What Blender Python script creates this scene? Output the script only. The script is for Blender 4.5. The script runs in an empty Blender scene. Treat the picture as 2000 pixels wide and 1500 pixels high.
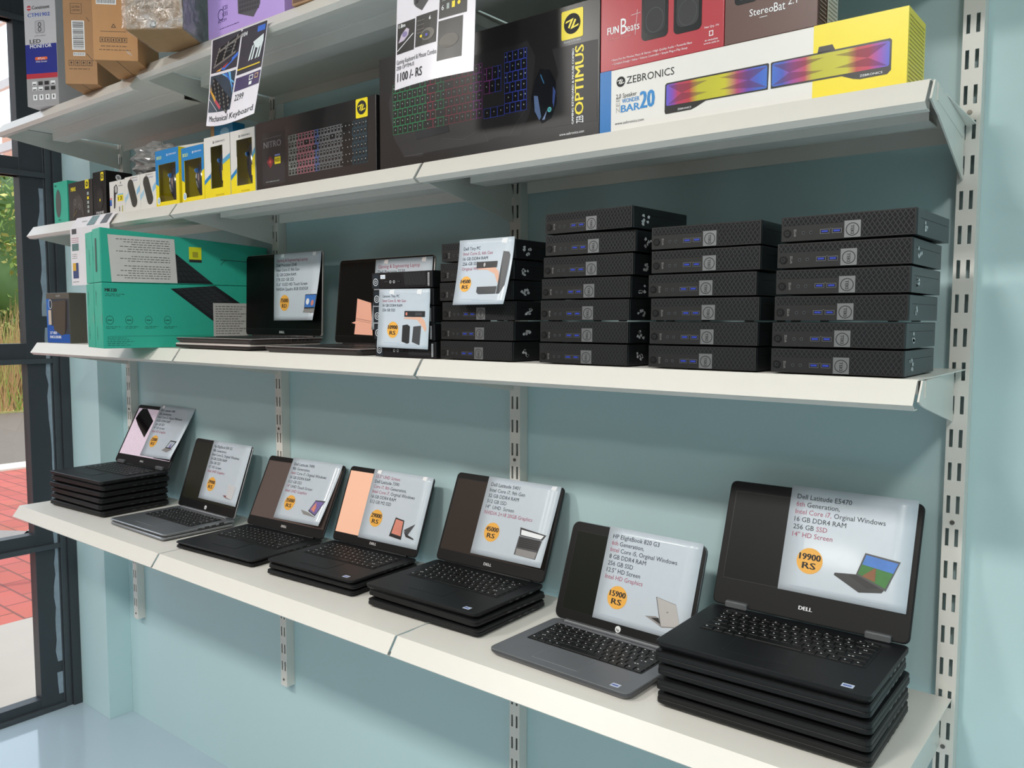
import bpy, bmesh, math, random
from mathutils import Vector, Matrix
random.seed(7)
D2R = math.pi/180

# ------------------------------------------------------------------ camera
scene = bpy.context.scene
COL = scene.collection
yaw, pitch, roll = 0.677377, -0.0767126, 0.0012705
fwd = Vector((-math.sin(yaw)*math.cos(pitch), math.cos(yaw)*math.cos(pitch), math.sin(pitch)))
rgt = Vector((math.cos(yaw), math.sin(yaw), 0)); upv = rgt.cross(fwd)
r2 = rgt*math.cos(roll)+upv*math.sin(roll); u2 = upv*math.cos(roll)-rgt*math.sin(roll)
cam_d = bpy.data.cameras.new('camera'); cam = bpy.data.objects.new('camera', cam_d); COL.objects.link(cam)
cam_d.sensor_width = 36; cam_d.lens = 1618.378/2000*36; cam_d.clip_start = 0.02; cam_d.clip_end = 200
M = Matrix((r2, u2, -fwd)).transposed().to_4x4(); M.translation = Vector((0.2795, -1.5656, 0.1442))
cam.matrix_world = M
scene.camera = cam

# ------------------------------------------------------------------ world, sun, exposure
w = bpy.data.worlds.new('world'); scene.world = w; w.use_nodes = True
nt = w.node_tree; nt.nodes.clear()
out = nt.nodes.new('ShaderNodeOutputWorld'); bg = nt.nodes.new('ShaderNodeBackground')
sky = nt.nodes.new('ShaderNodeTexSky'); sky.sky_type = 'NISHITA'
sky.sun_disc = False; sky.sun_elevation = 52*D2R; sky.sun_rotation = 20*D2R; sky.air_density = 1.4; sky.dust_density = 4.0
mixs = nt.nodes.new('ShaderNodeMixRGB'); mixs.inputs[0].default_value = 0.55; mixs.inputs[2].default_value = (6.0, 6.3, 6.8, 1)
nt.links.new(sky.outputs[0], mixs.inputs[1]); nt.links.new(mixs.outputs[0], bg.inputs[0]); nt.links.new(bg.outputs[0], out.inputs[0])
bg.inputs[1].default_value = 0.42
sl = bpy.data.lights.new('sun', 'SUN'); so = bpy.data.objects.new('sun', sl); COL.objects.link(so)
sl.energy = 2.6; sl.angle = 0.02; sl.color = (1.0, 0.94, 0.84)
so.rotation_euler = Vector((-0.30, -0.75, -1.15)).to_track_quat('-Z', 'Y').to_euler()
vs = scene.view_settings
scene.display_settings.display_device = 'sRGB'
vs.view_transform = 'Standard'; vs.look = 'None'; vs.gamma = 1; vs.exposure = 0.0
try: vs.use_curve_mapping = False
except Exception: pass
LAMP_POWER = 31.0

# ------------------------------------------------------------------ materials
def lin(h):
    h = h.lstrip('#'); c = [int(h[i:i+2], 16)/255 for i in (0, 2, 4)]
    return tuple(x/12.92 if x <= .04045 else ((x+.055)/1.055)**2.4 for x in c)
_m = {}
def mat(col, rough=.5, metal=0., spec=.5, noise=.04, scale=30., bump=0., emis=0., coat=0., alpha=1., key=None):
    k = (col, rough, metal, spec, noise, scale, bump, emis, coat, alpha)
    if k in _m: return _m[k]
    m = bpy.data.materials.new('mat_'+col.lstrip('#')); m.use_nodes = True
    nt = m.node_tree; b = nt.nodes['Principled BSDF']; c = lin(col)
    b.inputs['Roughness'].default_value = rough; b.inputs['Metallic'].default_value = metal
    b.inputs['Specular IOR Level'].default_value = spec
    b.inputs['Coat Weight'].default_value = coat; b.inputs['Coat Roughness'].default_value = .08
    tc = nt.nodes.new('ShaderNodeTexCoord'); n = nt.nodes.new('ShaderNodeTexNoise'); n.inputs['Scale'].default_value = scale
    nt.links.new(tc.outputs['Object'], n.inputs['Vector'])
    r = nt.nodes.new('ShaderNodeValToRGB')
    lo = [x*(1-noise) for x in c]; hi = [min(1, x*(1+noise)) for x in c]
    r.color_ramp.elements[0].color = (*lo, 1); r.color_ramp.elements[1].color = (*hi, 1)
    nt.links.new(n.outputs['Fac'], r.inputs['Fac']); nt.links.new(r.outputs['Color'], b.inputs['Base Color'])
    if bump:
        bp = nt.nodes.new('ShaderNodeBump'); bp.inputs['Strength'].default_value = bump; bp.inputs['Distance'].default_value = .002
        nt.links.new(n.outputs['Fac'], bp.inputs['Height']); nt.links.new(bp.outputs['Normal'], b.inputs['Normal'])
    if emis:
        b.inputs['Emission Color'].default_value = (*c, 1); b.inputs['Emission Strength'].default_value = emis
    if alpha < 1: b.inputs['Alpha'].default_value = alpha
    _m[k] = m; return m

def glass_mat(name, tint=(.93, .97, .96), ref=.08):
    m = bpy.data.materials.new(name); m.use_nodes = True; nt = m.node_tree; nt.nodes.clear()
    o = nt.nodes.new('ShaderNodeOutputMaterial'); t = nt.nodes.new('ShaderNodeBsdfTransparent'); g = nt.nodes.new('ShaderNodeBsdfGlossy')
    t.inputs[0].default_value = (*tint, 1); g.inputs['Roughness'].default_value = .01
    fr = nt.nodes.new('ShaderNodeFresnel'); fr.inputs[0].default_value = 1.45
    mx = nt.nodes.new('ShaderNodeMixShader'); nt.links.new(fr.outputs[0], mx.inputs[0])
    nt.links.new(t.outputs[0], mx.inputs[1]); nt.links.new(g.outputs[0], mx.inputs[2]); nt.links.new(mx.outputs[0], o.inputs[0]); return m

def film_mat():
    m = bpy.data.materials.new('crinkled_film'); m.use_nodes = True; nt = m.node_tree; nt.nodes.clear()
    o = nt.nodes.new('ShaderNodeOutputMaterial'); t = nt.nodes.new('ShaderNodeBsdfTransparent'); g = nt.nodes.new('ShaderNodeBsdfGlossy')
    d = nt.nodes.new('ShaderNodeBsdfDiffuse'); d.inputs[0].default_value = (.75, .73, .72, 1)
    g.inputs['Roughness'].default_value = .12; t.inputs[0].default_value = (.92, .92, .92, 1)
    tc = nt.nodes.new('ShaderNodeTexCoord'); n = nt.nodes.new('ShaderNodeTexNoise'); n.inputs['Scale'].default_value = 26; n.inputs['Detail'].default_value = 6; n.inputs['Distortion'].default_value = 1.5
    nt.links.new(tc.outputs['Object'], n.inputs['Vector'])
    bp = nt.nodes.new('ShaderNodeBump'); bp.inputs['Strength'].default_value = 1; bp.inputs['Distance'].default_value = .02
    nt.links.new(n.outputs['Fac'], bp.inputs['Height']); nt.links.new(bp.outputs['Normal'], g.inputs['Normal'])
    r = nt.nodes.new('ShaderNodeValToRGB'); r.color_ramp.elements[0].position = .45; r.color_ramp.elements[1].position = .7
    r.color_ramp.elements[0].color = (.05, .05, .05, 1); r.color_ramp.elements[1].color = (.5, .5, .5, 1)
    nt.links.new(n.outputs['Fac'], r.inputs[0])
    a = nt.nodes.new('ShaderNodeMixShader'); nt.links.new(r.outputs[0], a.inputs[0]); nt.links.new(t.outputs[0], a.inputs[1]); nt.links.new(d.outputs[0], a.inputs[2])
    b = nt.nodes.new('ShaderNodeMixShader'); b.inputs[0].default_value = .25; nt.links.new(a.outputs[0], b.inputs[1]); nt.links.new(g.outputs[0], b.inputs[2])
    nt.links.new(b.outputs[0], o.inputs[0]); return m

def gradient_mat(name, stops, axis='X', lo=0., hi=1., rough=.35):
    """object-space colour ramp used for printed rainbow artwork"""
    m = bpy.data.materials.new(name); m.use_nodes = True; nt = m.node_tree; b = nt.nodes['Principled BSDF']; b.inputs['Roughness'].default_value = rough
    tc = nt.nodes.new('ShaderNodeTexCoord'); sp = nt.nodes.new('ShaderNodeSeparateXYZ'); mr = nt.nodes.new('ShaderNodeMapRange')
    mr.inputs['From Min'].default_value = lo; mr.inputs['From Max'].default_value = hi
    r = nt.nodes.new('ShaderNodeValToRGB')
    for i, (p, c) in enumerate(stops):
        e = r.color_ramp.elements[i] if i < 2 else r.color_ramp.elements.new(p)
        e.position = p; e.color = (*lin(c), 1)
    nt.links.new(tc.outputs['Object'], sp.inputs[0]); nt.links.new(sp.outputs[axis], mr.inputs[0]); nt.links.new(mr.outputs[0], r.inputs[0]); nt.links.new(r.outputs[0], b.inputs['Base Color'])
    return m

WHITE = mat('#e9e7e1', .38, spec=.5, noise=.02)
BLACK = mat('#0f0f10', .42, noise=.1, scale=200)
INK = mat('#1b1b20', .6)

# ------------------------------------------------------------------ mesh builder
class MB:
    def __init__(s): s.v = []; s.f = []; s.m = []; s.mats = []; s.sm = []; s.T = None
    def mi(s, m):
        if m not in s.mats: s.mats.append(m)
        return s.mats.index(m)
    def addv(s, p):
        p = Vector(p)
        if s.T is not None: p = s.T @ p
        s.v.append(p[:]); return len(s.v)-1
    def face(s, idx, m, smooth=False): s.f.append(tuple(idx)); s.m.append(s.mi(m)); s.sm.append(smooth)
    def poly(s, pts, m, smooth=False): s.face([s.addv(p) for p in pts], m, smooth)
    def box(s, x0, x1, y0, y1, z0, z1, m):
        i = [s.addv(p) for p in ((x0,y0,z0),(x1,y0,z0),(x1,y1,z0),(x0,y1,z0),(x0,y0,z1),(x1,y0,z1),(x1,y1,z1),(x0,y1,z1))]
        for q in ((0,3,2,1),(4,5,6,7),(0,1,5,4),(1,2,6,5),(2,3,7,6),(3,0,4,7)): s.face([i[k] for k in q], m)
    def cbox(s, x0, x1, y0, y1, z0, z1, m, c=.001):
        """box with chamfered edges (rings along z)"""
        s.rings([(rr(x0+c,x1-c,y0+c,y1-c,c), z0), (rr(x0,x1,y0,y1,c*1.5), z0+c), (rr(x0,x1,y0,y1,c*1.5), z1-c), (rr(x0+c,x1-c,y0+c,y1-c,c), z1)], m)
    def rings(s, rs, m, caps=True, smooth=False):
        ids = [[s.addv((x, y, z)) for x, y in ring] for ring, z in rs]
        n = len(ids[0])
        for a, b in zip(ids, ids[1:]):
            for k in range(n): s.face((a[k], a[(k+1) % n], b[(k+1) % n], b[k]), m, smooth)
        if caps: s.face(list(reversed(ids[0])), m); s.face(ids[-1], m)
    def prism(s, outline, z0, z1, m): s.rings([(outline, z0), (outline, z1)], m)
    def cyl(s, c, r, h, m, axis='z', n=16, r1=None, smooth=True):
        r1 = r if r1 is None else r1
        R = {'z': Matrix.Identity(3), 'y': Matrix.Rotation(-math.pi/2, 3, 'X'), 'x': Matrix.Rotation(math.pi/2, 3, 'Y')}[axis]
        A = []; B = []
        for k in range(n):
            t = 2*math.pi*k/n; A.append(s.addv(Vector(c)+R@Vector((r*math.cos(t), r*math.sin(t), 0)))); B.append(s.addv(Vector(c)+R@Vector((r1*math.cos(t), r1*math.sin(t), h))))
        for k in range(n): s.face((A[k], A[(k+1) % n], B[(k+1) % n], B[k]), m, smooth)
        s.face(list(reversed(A)), m); s.face(B, m)
    def tube(s, pts, r, m, n=8):
        pts = [Vector(p) for p in pts]; prev = None
        for i, p in enumerate(pts):
            d = (pts[min(i+1, len(pts)-1)]-pts[max(i-1, 0)]).normalized()
            a = d.cross(Vector((0, 0, 1)));
            if a.length < 1e-3: a = d.cross(Vector((1, 0, 0)))
            a.normalize(); b = d.cross(a)
            ring = [s.addv(p+a*r*math.cos(2*math.pi*k/n)+b*r*math.sin(2*math.pi*k/n)) for k in range(n)]
            if prev:
                for k in range(n): s.face((prev[k], prev[(k+1) % n], ring[(k+1) % n], ring[k]), m, True)
            else: s.face(list(reversed(ring)), m)
            prev = ring
        s.face(prev, m)
    def ellipsoid(s, c, rx, ry, rz, m, n=20, k=12, fn=None):
        rows = []
        for i in range(k+1):
            t = math.pi*i/k; row = []
            for j in range(n):
                a = 2*math.pi*j/n; p = Vector((math.sin(t)*math.cos(a), math.sin(t)*math.sin(a), math.cos(t)))
                q = Vector((p.x*rx, p.y*ry, p.z*rz))
                if fn: q = fn(q, p)
                row.append(s.addv(Vector(c)+q))
            rows.append(row)
        for a, b in zip(rows, rows[1:]):
            for j in range(n): s.face((a[j], b[j], b[(j+1) % n], a[(j+1) % n]), m, True)
    def mesh(s, name):
        me = bpy.data.meshes.new(name); me.from_pydata(s.v, [], s.f)
        for m in s.mats: me.materials.append(m)
        me.polygons.foreach_set('material_index', s.m); me.polygons.foreach_set('use_smooth', s.sm); me.update(); return me
    def build(s, name, parent=None, loc=(0,0,0), rot=(0,0,0), bevel=0):
        o = bpy.data.objects.new(name, s.mesh(name)); COL.objects.link(o); o.parent = parent; o.location = loc; o.rotation_euler = rot
        if bevel:
            b = o.modifiers.new('bevel', 'BEVEL'); b.width = bevel; b.segments = 2; b.limit_method = 'ANGLE'; b.angle_limit = 50*D2R
        return o

def rr(x0, x1, y0, y1, r, n=4):
    r = min(r, (x1-x0)/2-1e-5, (y1-y0)/2-1e-5); P = []
    for cx, cy, a0 in ((x1-r, y0+r, -90), (x1-r, y1-r, 0), (x0+r, y1-r, 90), (x0+r, y0+r, 180)):
        for k in range(n+1):
            a = (a0+90*k/n)*D2R; P.append((cx+r*math.cos(a), cy+r*math.sin(a)))
    return P

# ------------------------------------------------------------------ objects
def thing(name, label, cat, loc=(0,0,0), rotz=0, group=None, matrix=None):
    o = bpy.data.objects.new(name, None); COL.objects.link(o); o.empty_display_size = .05
    if matrix is not None: o.matrix_world = matrix
    else: o.location = loc; o.rotation_euler = (0, 0, rotz*D2R)
    o['label'] = label; o['category'] = cat
    if group: o['group'] = group
    return o
def tag(o, label, cat, group=None, kind=None):
    o['label'] = label; o['category'] = cat
    if group: o['group'] = group
    if kind: o['kind'] = kind
    return o
def struct(o): o['kind'] = 'structure'; return o
def kids(o): return [c for c in bpy.data.objects if c.parent == o]
def copy_tree(src, loc=None, rotz=None, label=None, group=None, drop=()):
    r = src.copy(); COL.objects.link(r)
    if loc is not None: r.location = loc
    if rotz is not None: r.rotation_euler = (0, 0, rotz*D2R)
    if label: r['label'] = label
    if group: r['group'] = group
    for ch in kids(src):
        if ch.name.split('.')[0] in drop: continue
        c = ch.copy(); COL.objects.link(c); c.parent = r
        for g in kids(ch):
            d = g.copy(); COL.objects.link(d); d.parent = c
    return r

# ------------------------------------------------------------------ printing (flat artwork on a face)
_tc = {}
def textgeo(s):
    if s in _tc: return _tc[s]
    cu = bpy.data.curves.new('txt', 'FONT'); cu.body = s; cu.size = 1; cu.resolution_u = 2
    o = bpy.data.objects.new('txt', cu); COL.objects.link(o)
    dg = bpy.context.evaluated_depsgraph_get(); dg.update()
    me = bpy.data.meshes.new_from_object(o.evaluated_get(dg), depsgraph=dg)
    v = [(p.co.x, p.co.y) for p in me.vertices]; f = [tuple(p.vertices) for p in me.polygons]
    bpy.data.objects.remove(o); bpy.data.curves.remove(cu); bpy.data.meshes.remove(me)
    if not v: v = [(0,0)]; f = []
    x0 = min(a for a, b in v); x1 = max(a for a, b in v)
    _tc[s] = (v, f, x0, x1); return _tc[s]
class Art:
    """2D print in (u,v) metres on a plane: local x = u, local z = v, facing -y; layers step towards the viewer"""
    def __init__(s, step=.00022): s.mb = MB(); s.step = step; s.fn = None
    def P(s, u, v, l):
        y = -s.step*(l+1)
        if s.fn: return s.fn(u, v, y)
        return (u, y, v)
    def poly(s, pts, m, l=0): s.mb.poly([s.P(u, v, l) for u, v in pts], m)
    def rect(s, u0, v0, u1, v1, m, l=0):
        if s.fn:
            n = max(1, int(abs(v1-v0)/.012))
            k = max(1, int(abs(u1-u0)/.015))
            for i in range(n):
                for j in range(k):
                    a = v0+(v1-v0)*i/n; b = v0+(v1-v0)*(i+1)/n; c = u0+(u1-u0)*j/k; d = u0+(u1-u0)*(j+1)/k
                    s.poly(((c, a), (d, a), (d, b), (c, b)), m, l)
        else: s.poly(((u0, v0), (u1, v0), (u1, v1), (u0, v1)), m, l)
    def frame(s, u0, v0, u1, v1, t, m, l=0):
        s.rect(u0, v0, u1, v0+t, m, l); s.rect(u0, v1-t, u1, v1, m, l); s.rect(u0, v0+t, u0+t, v1-t, m, l); s.rect(u1-t, v0+t, u1, v1-t, m, l)
    def rrect(s, u0, v0, u1, v1, r, m, l=0): s.poly(rr(u0, u1, v0, v1, r), m, l)
    def ell(s, u, v, a, b, m, l=0, n=28): s.poly([(u+a*math.cos(2*math.pi*k/n), v+b*math.sin(2*math.pi*k/n)) for k in range(n)], m, l)
    def ring(s, u, v, a, b, t, m, l=0, n=28):
        for k in range(n):
            c, d = math.cos(2*math.pi*k/n), math.sin(2*math.pi*k/n); e, f = math.cos(2*math.pi*(k+1)/n), math.sin(2*math.pi*(k+1)/n)
            s.poly(((u+a*c, v+b*d), (u+a*e, v+b*f), (u+(a-t)*e, v+(b-t)*f), (u+(a-t)*c, v+(b-t)*d)), m, l)
    def line(s, u0, v0, u1, v1, t, m, l=0):
        d = Vector((u1-u0, v1-v0)); n = Vector((-d.y, d.x)).normalized()*t/2
        s.poly(((u0-n.x, v0-n.y), (u1-n.x, v1-n.y), (u1+n.x, v1+n.y), (u0+n.x, v0+n.y)), m, l)
    def text(s, t, u, v, h, m, l=1, w=None, rot=0, align='l', sx=1., bold=0):
        """baseline at (u,v); h = cap height"""
        V, F, x0, x1 = textgeo(t); k = h/.70; kx = k*sx
        if w: kx = w/max(1e-6, x1-x0)
        off = {'l': 0, 'c': (x1-x0)/2, 'r': x1-x0}[align]; c, d = math.cos(rot*D2R), math.sin(rot*D2R)
        for bo in ([0] if not bold else [-bold, bold]):
            ids = []
            for x, y in V:
                X = (x-x0-off)*kx+bo; Y = y*k; ids.append(s.mb.addv(s.P(u+X*c-Y*d, v+X*d+Y*c, l+(.15 if bo > 0 else 0))))
            for f in F: s.mb.face([ids[i] for i in f], m)
    def zlogo(s, u, v, r, m, bgm, l=1):
        """round mark: disc crossed by a slanted stroke"""
        s.ell(u, v, r, r, m, l)
        s.poly([(u-r*.75, v+r*.32), (u+r*.2, v+r*.52), (u-r*.32, v-r*.42), (u-r*.5, v-r*.3), (u-r*.18, v+r*.3), (u-r*.8, v+r*.12)], bgm, l+.4)
        s.poly([(u+r*.75, v-r*.32), (u-r*.2, v-r*.52), (u+r*.32, v+r*.42), (u+r*.5, v+r*.3), (u+r*.18, v-r*.3), (u+r*.8, v-r*.12)], bgm, l+.4)
    def bars(s, u0, v0, w, h, n, m, l=1, seed=1):
        """row of tiny words too small to read"""
        R = random.Random(seed); x = u0
        while x < u0+w:
            a = R.uniform(.004, .012); a = min(a, u0+w-x)
            s.rect(x, v0, x+a, v0+h, m, l); x += a+.0025
    def build(s, name, parent, loc=(0,0,0), rot=(0,0,0), matrix=None):
        o = s.mb.build(name, parent, loc, rot)
        if matrix is not None: o.matrix_local = matrix
        return o

# ================================================================== THE SETTING
XR, LB = 0.0111, 0.945
LV = {2: (.4623, .348), 3: (.0648, .352), 4: (-.4972, .431)}      # shelf level: height of deck, depth
ZF = -1.432; ZC = 1.50
TEAL = mat('#bbd6d9', .55, noise=.015, scale=3, bump=.05)
def slab(name, x0, x1, y0, y1, z0, z1, m, parent=None):
    b = MB(); b.box(x0, x1, y0, y1, z0, z1, m); o = b.build(name, parent)
    return struct(o) if parent is None else o
slab('wall_back', -3.3, 2.6, 0, .12, ZF-.1, ZC+.1, TEAL)
slab('wall_right', 2.5, 2.62, -5.0, -.001, ZF-.1, ZC+.1, TEAL)
slab('wall_front', -3.3, 2.6, -5.12, -5.0, ZF-.1, ZC+.1, mat('#6d6862', .6, noise=.05))
slab('wall_left', -3.3, -3.18, -4.999, -2.40, ZF-.1, ZC+.1, mat('#5b4c42', .5, noise=.1, scale=4))
slab('wall_pillar', -3.262, -2.943, -.093, -.0005, ZF+.0005, ZC, TEAL)
slab('ceiling', -3.3, 2.6, -5.0, -.001, ZC+.0005, ZC+.1, mat('#e8e8e4', .7))
# glossy pale blue-grey floor
fm = mat('#aebfca', .09, spec=.6, noise=.03, scale=2)
slab('floor', -3.24, 2.5, -5.0, 0, ZF-.1, ZF, fm)

# ---- window wall on the left: dark aluminium frame
ALU = mat('#33383d', .42, spec=.5, noise=.12, scale=18, bump=.1); ALU2 = mat('#3d4348', .45, noise=.1)
GL = glass_mat('window_glass')
def window():
    b = MB()
    b.box(-3.26, -3.178, -.128, -.0935, ZF, ZC, ALU); b.box(-3.26, -3.190, -.152, -.128, ZF, ZC, ALU2)       # fixed jamb
    b.box(-3.256, -3.200, -.242, -.152, ZF, ZC, ALU)                                                 # sash stile
    b.box(-3.262, -3.196, -.158, -.1525, ZF+.001, ZC, ALU2)
    for y0, y1 in ((-1.32, -1.24), (-2.40, -2.32)): b.box(-3.256, -3.196, y0, y1, ZF, ZC, ALU)
    for z0, z1 in ((ZF, ZF+.058), (-.770, -.702), (-.028, .052), (.692, .762), (1.27, ZC)):
        b.box(-3.254, -3.202, -2.32, -.24, z0, z1, ALU); b.box(-3.242, -3.188, -2.32, -.152, z0, z0+.02, ALU2)
    o = struct(b.build('window_1', bevel=.0015))
    for z0, z1 in ((ZF+.058, -.770), (-.702, -.028), (.052, .692), (.762, 1.27)):
        for y0, y1 in ((-1.24, -.242), (-2.32, -1.32)):
            g = MB(); g.poly(((-3.23, y0, z0), (-3.23, y1, z0), (-3.23, y1, z1), (-3.23, y0, z1)), GL); g.build('window_pane', o)
    # milky film peeling off the inner edge of the stile
    F = mat('#8b9aa6', .35, noise=.3, scale=25); p = MB(); R = random.Random(3); zs = [ZF+.06+i*.045 for i in range(46)]
    pr = None
    for z in zs:
        w = .006+.009*R.random(); c = -.163-.006*math.sin(z*4)
        cur = ((-3.1985, c-w, z), (-3.1985, -.1585, z))
        if pr and R.random() > .12: p.poly((pr[0], pr[1], cur[1], cur[0]), F)
        pr = cur
    p.build('protective_film', o)
window()

# ---- outside
def brick(c1, c2, mortar, scale, bw, rh):
    m = bpy.data.materials.new('paving'); m.use_nodes = True; nt = m.node_tree; b = nt.nodes['Principled BSDF']; b.inputs['Roughness'].default_value = .8
    tc = nt.nodes.new('ShaderNodeTexCoord'); br = nt.nodes.new('ShaderNodeTexBrick'); br.inputs['Color1'].default_value = (*lin(c1), 1); br.inputs['Color2'].default_value = (*lin(c2), 1); br.inputs['Mortar'].default_value = (*lin(mortar), 1)
    br.inputs['Scale'].default_value = scale; br.inputs['Brick Width'].default_value = bw; br.inputs['Row Height'].default_value = rh; br.inputs['Mortar Size'].default_value = .012
    n = nt.nodes.new('ShaderNodeTexNoise'); n.inputs['Scale'].default_value = 3; mx = nt.nodes.new('ShaderNodeMixRGB'); mx.blend_type = 'MULTIPLY'; mx.inputs[0].default_value = .35
    nt.links.new(tc.outputs['Object'], br.inputs['Vector']); nt.links.new(tc.outputs['Object'], n.inputs['Vector']); nt.links.new(br.outputs['Color'], mx.inputs[1]); nt.links.new(n.outputs['Color'], mx.inputs[2]); nt.links.new(mx.outputs[0], b.inputs['Base Color']); return m
ZG = -1.58
slab('ground_ledge', -4.75, -3.301, -14, 16, ZG-.2, ZG+.03, mat('#8f8983', .7, noise=.06, scale=5))
slab('ground_paving', -10.1, -4.751, -14, 16, ZG-.2, ZG, brick('#a85248', '#98473f', '#6c3a33', 1.6, .5, .25))
slab('ground_kerb', -10.5, -10.101, -14, 16, ZG-.2, ZG+.02, mat('#b9b2a8', .8))
slab('ground_road', -16.6, -10.501, -14, 16, ZG-.25, ZG-.01, mat('#5f5750', .85, noise=.1, scale=6))
slab('ground_verge', -60, -16.601, -40, 40, ZG-.25, ZG+.02, mat('#8f8a55', .9, noise=.3, scale=2))
# diamond of grey setters in the red paving
b = MB(); G_ = mat('#75706e', .8, noise=.15)
for i in range(9):
    for j in range(2):
        cx = -7.4+.45*((i+j) % 3)-.3*j; cy = -3.4+.62*i+.3*j
        b.poly(((cx-.34, cy, ZG+.003), (cx, cy-.22, ZG+.003), (cx+.34, cy, ZG+.003), (cx, cy+.22, ZG+.003)), G_)
tag(b.build('grey_paving_pattern'), 'grey paving blocks laid as a pattern in the red paving outside', 'paving', kind='structure')

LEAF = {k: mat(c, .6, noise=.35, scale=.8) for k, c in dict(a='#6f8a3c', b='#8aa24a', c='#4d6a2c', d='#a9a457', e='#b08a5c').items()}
def tree(loc, R, H, cols, label, n, seed, low=0.):
    t = thing('tree', label, 'tree', (loc[0], loc[1], ZG), group='trees across the road'); rnd = random.Random(seed)
    tr = MB(); BR = mat('#6b5a48', .9, noise=.2)
    tr.tube([(0, 0, 0), (.1, .05, H*.3), (-.05, .1, H*.6), (.05, 0, H*.9)], .09, BR)
    for k in range(7):
        a = rnd.uniform(0, 6.28); z = H*rnd.uniform(.2, .7); tr.tube([(0, 0, z), (R*.4*math.cos(a), R*.4*math.sin(a), z+.5), (R*.8*math.cos(a), R*.8*math.sin(a), z+.8)], .035, BR, 6)
    tr.build('trunk', t)
    f = MB()
    for k in range(n):
        a = rnd.uniform(0, 6.28); u = rnd.uniform(-1, 1); r = rnd.uniform(.45, 1.0)**.5; s = math.sqrt(1-u*u)
        bump = 1+.22*math.sin(3*a+seed)+.15*math.sin(5*u+2*a)
        p = Vector((R*r*s*math.cos(a)*bump, R*r*s*math.sin(a)*bump, low+(H-low)*(.5+.5*u*r)))
        q = .030+.060*rnd.random()**2; e1 = Vector((rnd.gauss(0,1), rnd.gauss(0,1), rnd.gauss(0,1))).normalized()*q; e2 = Vector((rnd.gauss(0,1), rnd.gauss(0,1), rnd.gauss(0,1))).normalized()*q*.7
        f.poly((p-e1, p-e2, p+e1, p+e2), LEAF[rnd.choice(cols)])
    f.build('foliage', t)
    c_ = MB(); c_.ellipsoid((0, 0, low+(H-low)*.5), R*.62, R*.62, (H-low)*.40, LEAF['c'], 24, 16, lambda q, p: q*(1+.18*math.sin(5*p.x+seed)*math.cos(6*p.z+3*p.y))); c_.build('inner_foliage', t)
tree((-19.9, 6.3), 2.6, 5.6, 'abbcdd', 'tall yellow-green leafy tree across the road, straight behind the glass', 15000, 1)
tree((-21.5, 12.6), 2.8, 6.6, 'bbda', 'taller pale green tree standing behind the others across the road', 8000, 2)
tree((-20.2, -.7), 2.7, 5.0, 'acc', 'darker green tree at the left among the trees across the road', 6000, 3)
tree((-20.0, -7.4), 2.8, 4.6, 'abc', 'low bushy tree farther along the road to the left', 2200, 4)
def grass():
    rnd = random.Random(9); f = MB()
    for k in range(9000):
        x = rnd.uniform(-17.2, -16.65); y = rnd.uniform(1.5, 9.5); h = rnd.uniform(.5, 2.1)*(.6+(-16.6-x)*.9); dx = rnd.gauss(0, .18); dy = rnd.gauss(0, .22)
        f.poly(((x, y-.014, ZG), (x, y+.014, ZG), (x+dx, y+dy, ZG+h)), LEAF[rnd.choice('eeedb')])
    tag(f.build('dry_grass'), 'dry straw coloured grass and twigs on the roadside bank', 'grass', kind='stuff')
grass()
# white lattice screen and peach canopy just outside the glass
t = thing('lattice_screen', 'white metal lattice screen standing outside the upper window', 'screen', (-5.6, .55, ZG))
WM = mat('#e6e4e0', .5)
for dx in (-1.3, -.65, 0, .65): b = MB(); b.box(dx-.03, dx+.03, -.02, .02, 2.66, 4.6, WM); b.build('post', t)
for z in (2.75, 3.12, 3.5, 3.88, 4.25): b = MB(); b.box(-1.5, .8, -.045, -.02, z, z+.05, WM); b.build('rail', t)
t = thing('canopy', 'peach coloured canopy outside, seen under the top shelf', 'canopy', (-6.0, 0, 0))
b = MB(); PE = mat('#e8b9a2', .7); b.box(-.5, .9, .72, 1.6, 1.20, 1.37, PE); b.build('roof_slab', t)
for dx in (-.45, .8): b = MB(); b.box(dx, dx+.05, 1.5, 1.55, ZG, 1.20, ALU); b.build('post', t)
# unseen peach and brown buildings, added to tint what the screens mirror
t = thing('added_peach_building', 'unseen peach building added outside for the laptop screens to mirror', 'building', (-9.5, -9.0, ZG))
b = MB(); b.box(-2.5, 0, -4.5, 2.6, 2.9, 7, mat('#f3c3a8', .8)); b.build('wall', t)  # wall of the added peach building
b = MB(); b.box(-2.5, -.3, -4.5, 2.6, 0, 2.9, mat('#2b2725', .8)); b.build('dark_lower_block', t)  # dark lower part, shaped to keep the low reflections dark
b = MB(); b.box(-.05, .25, -4.6, 2.6, 2.75, 2.9, mat('#c99880', .8)); b.build('added_ledge', t)
t = thing('added_brown_building', 'unseen brown grey building added beside the peach one for screen reflections', 'building', (-9.5, -4.2, ZG))  # added out of view to give some screens a brown reflection
b = MB(); b.box(-2.5, 0, -2.1, 1.9, 0, 7.5, mat('#6d5f58', .8)); b.build('wall', t)  # wall of the added brown building

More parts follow.
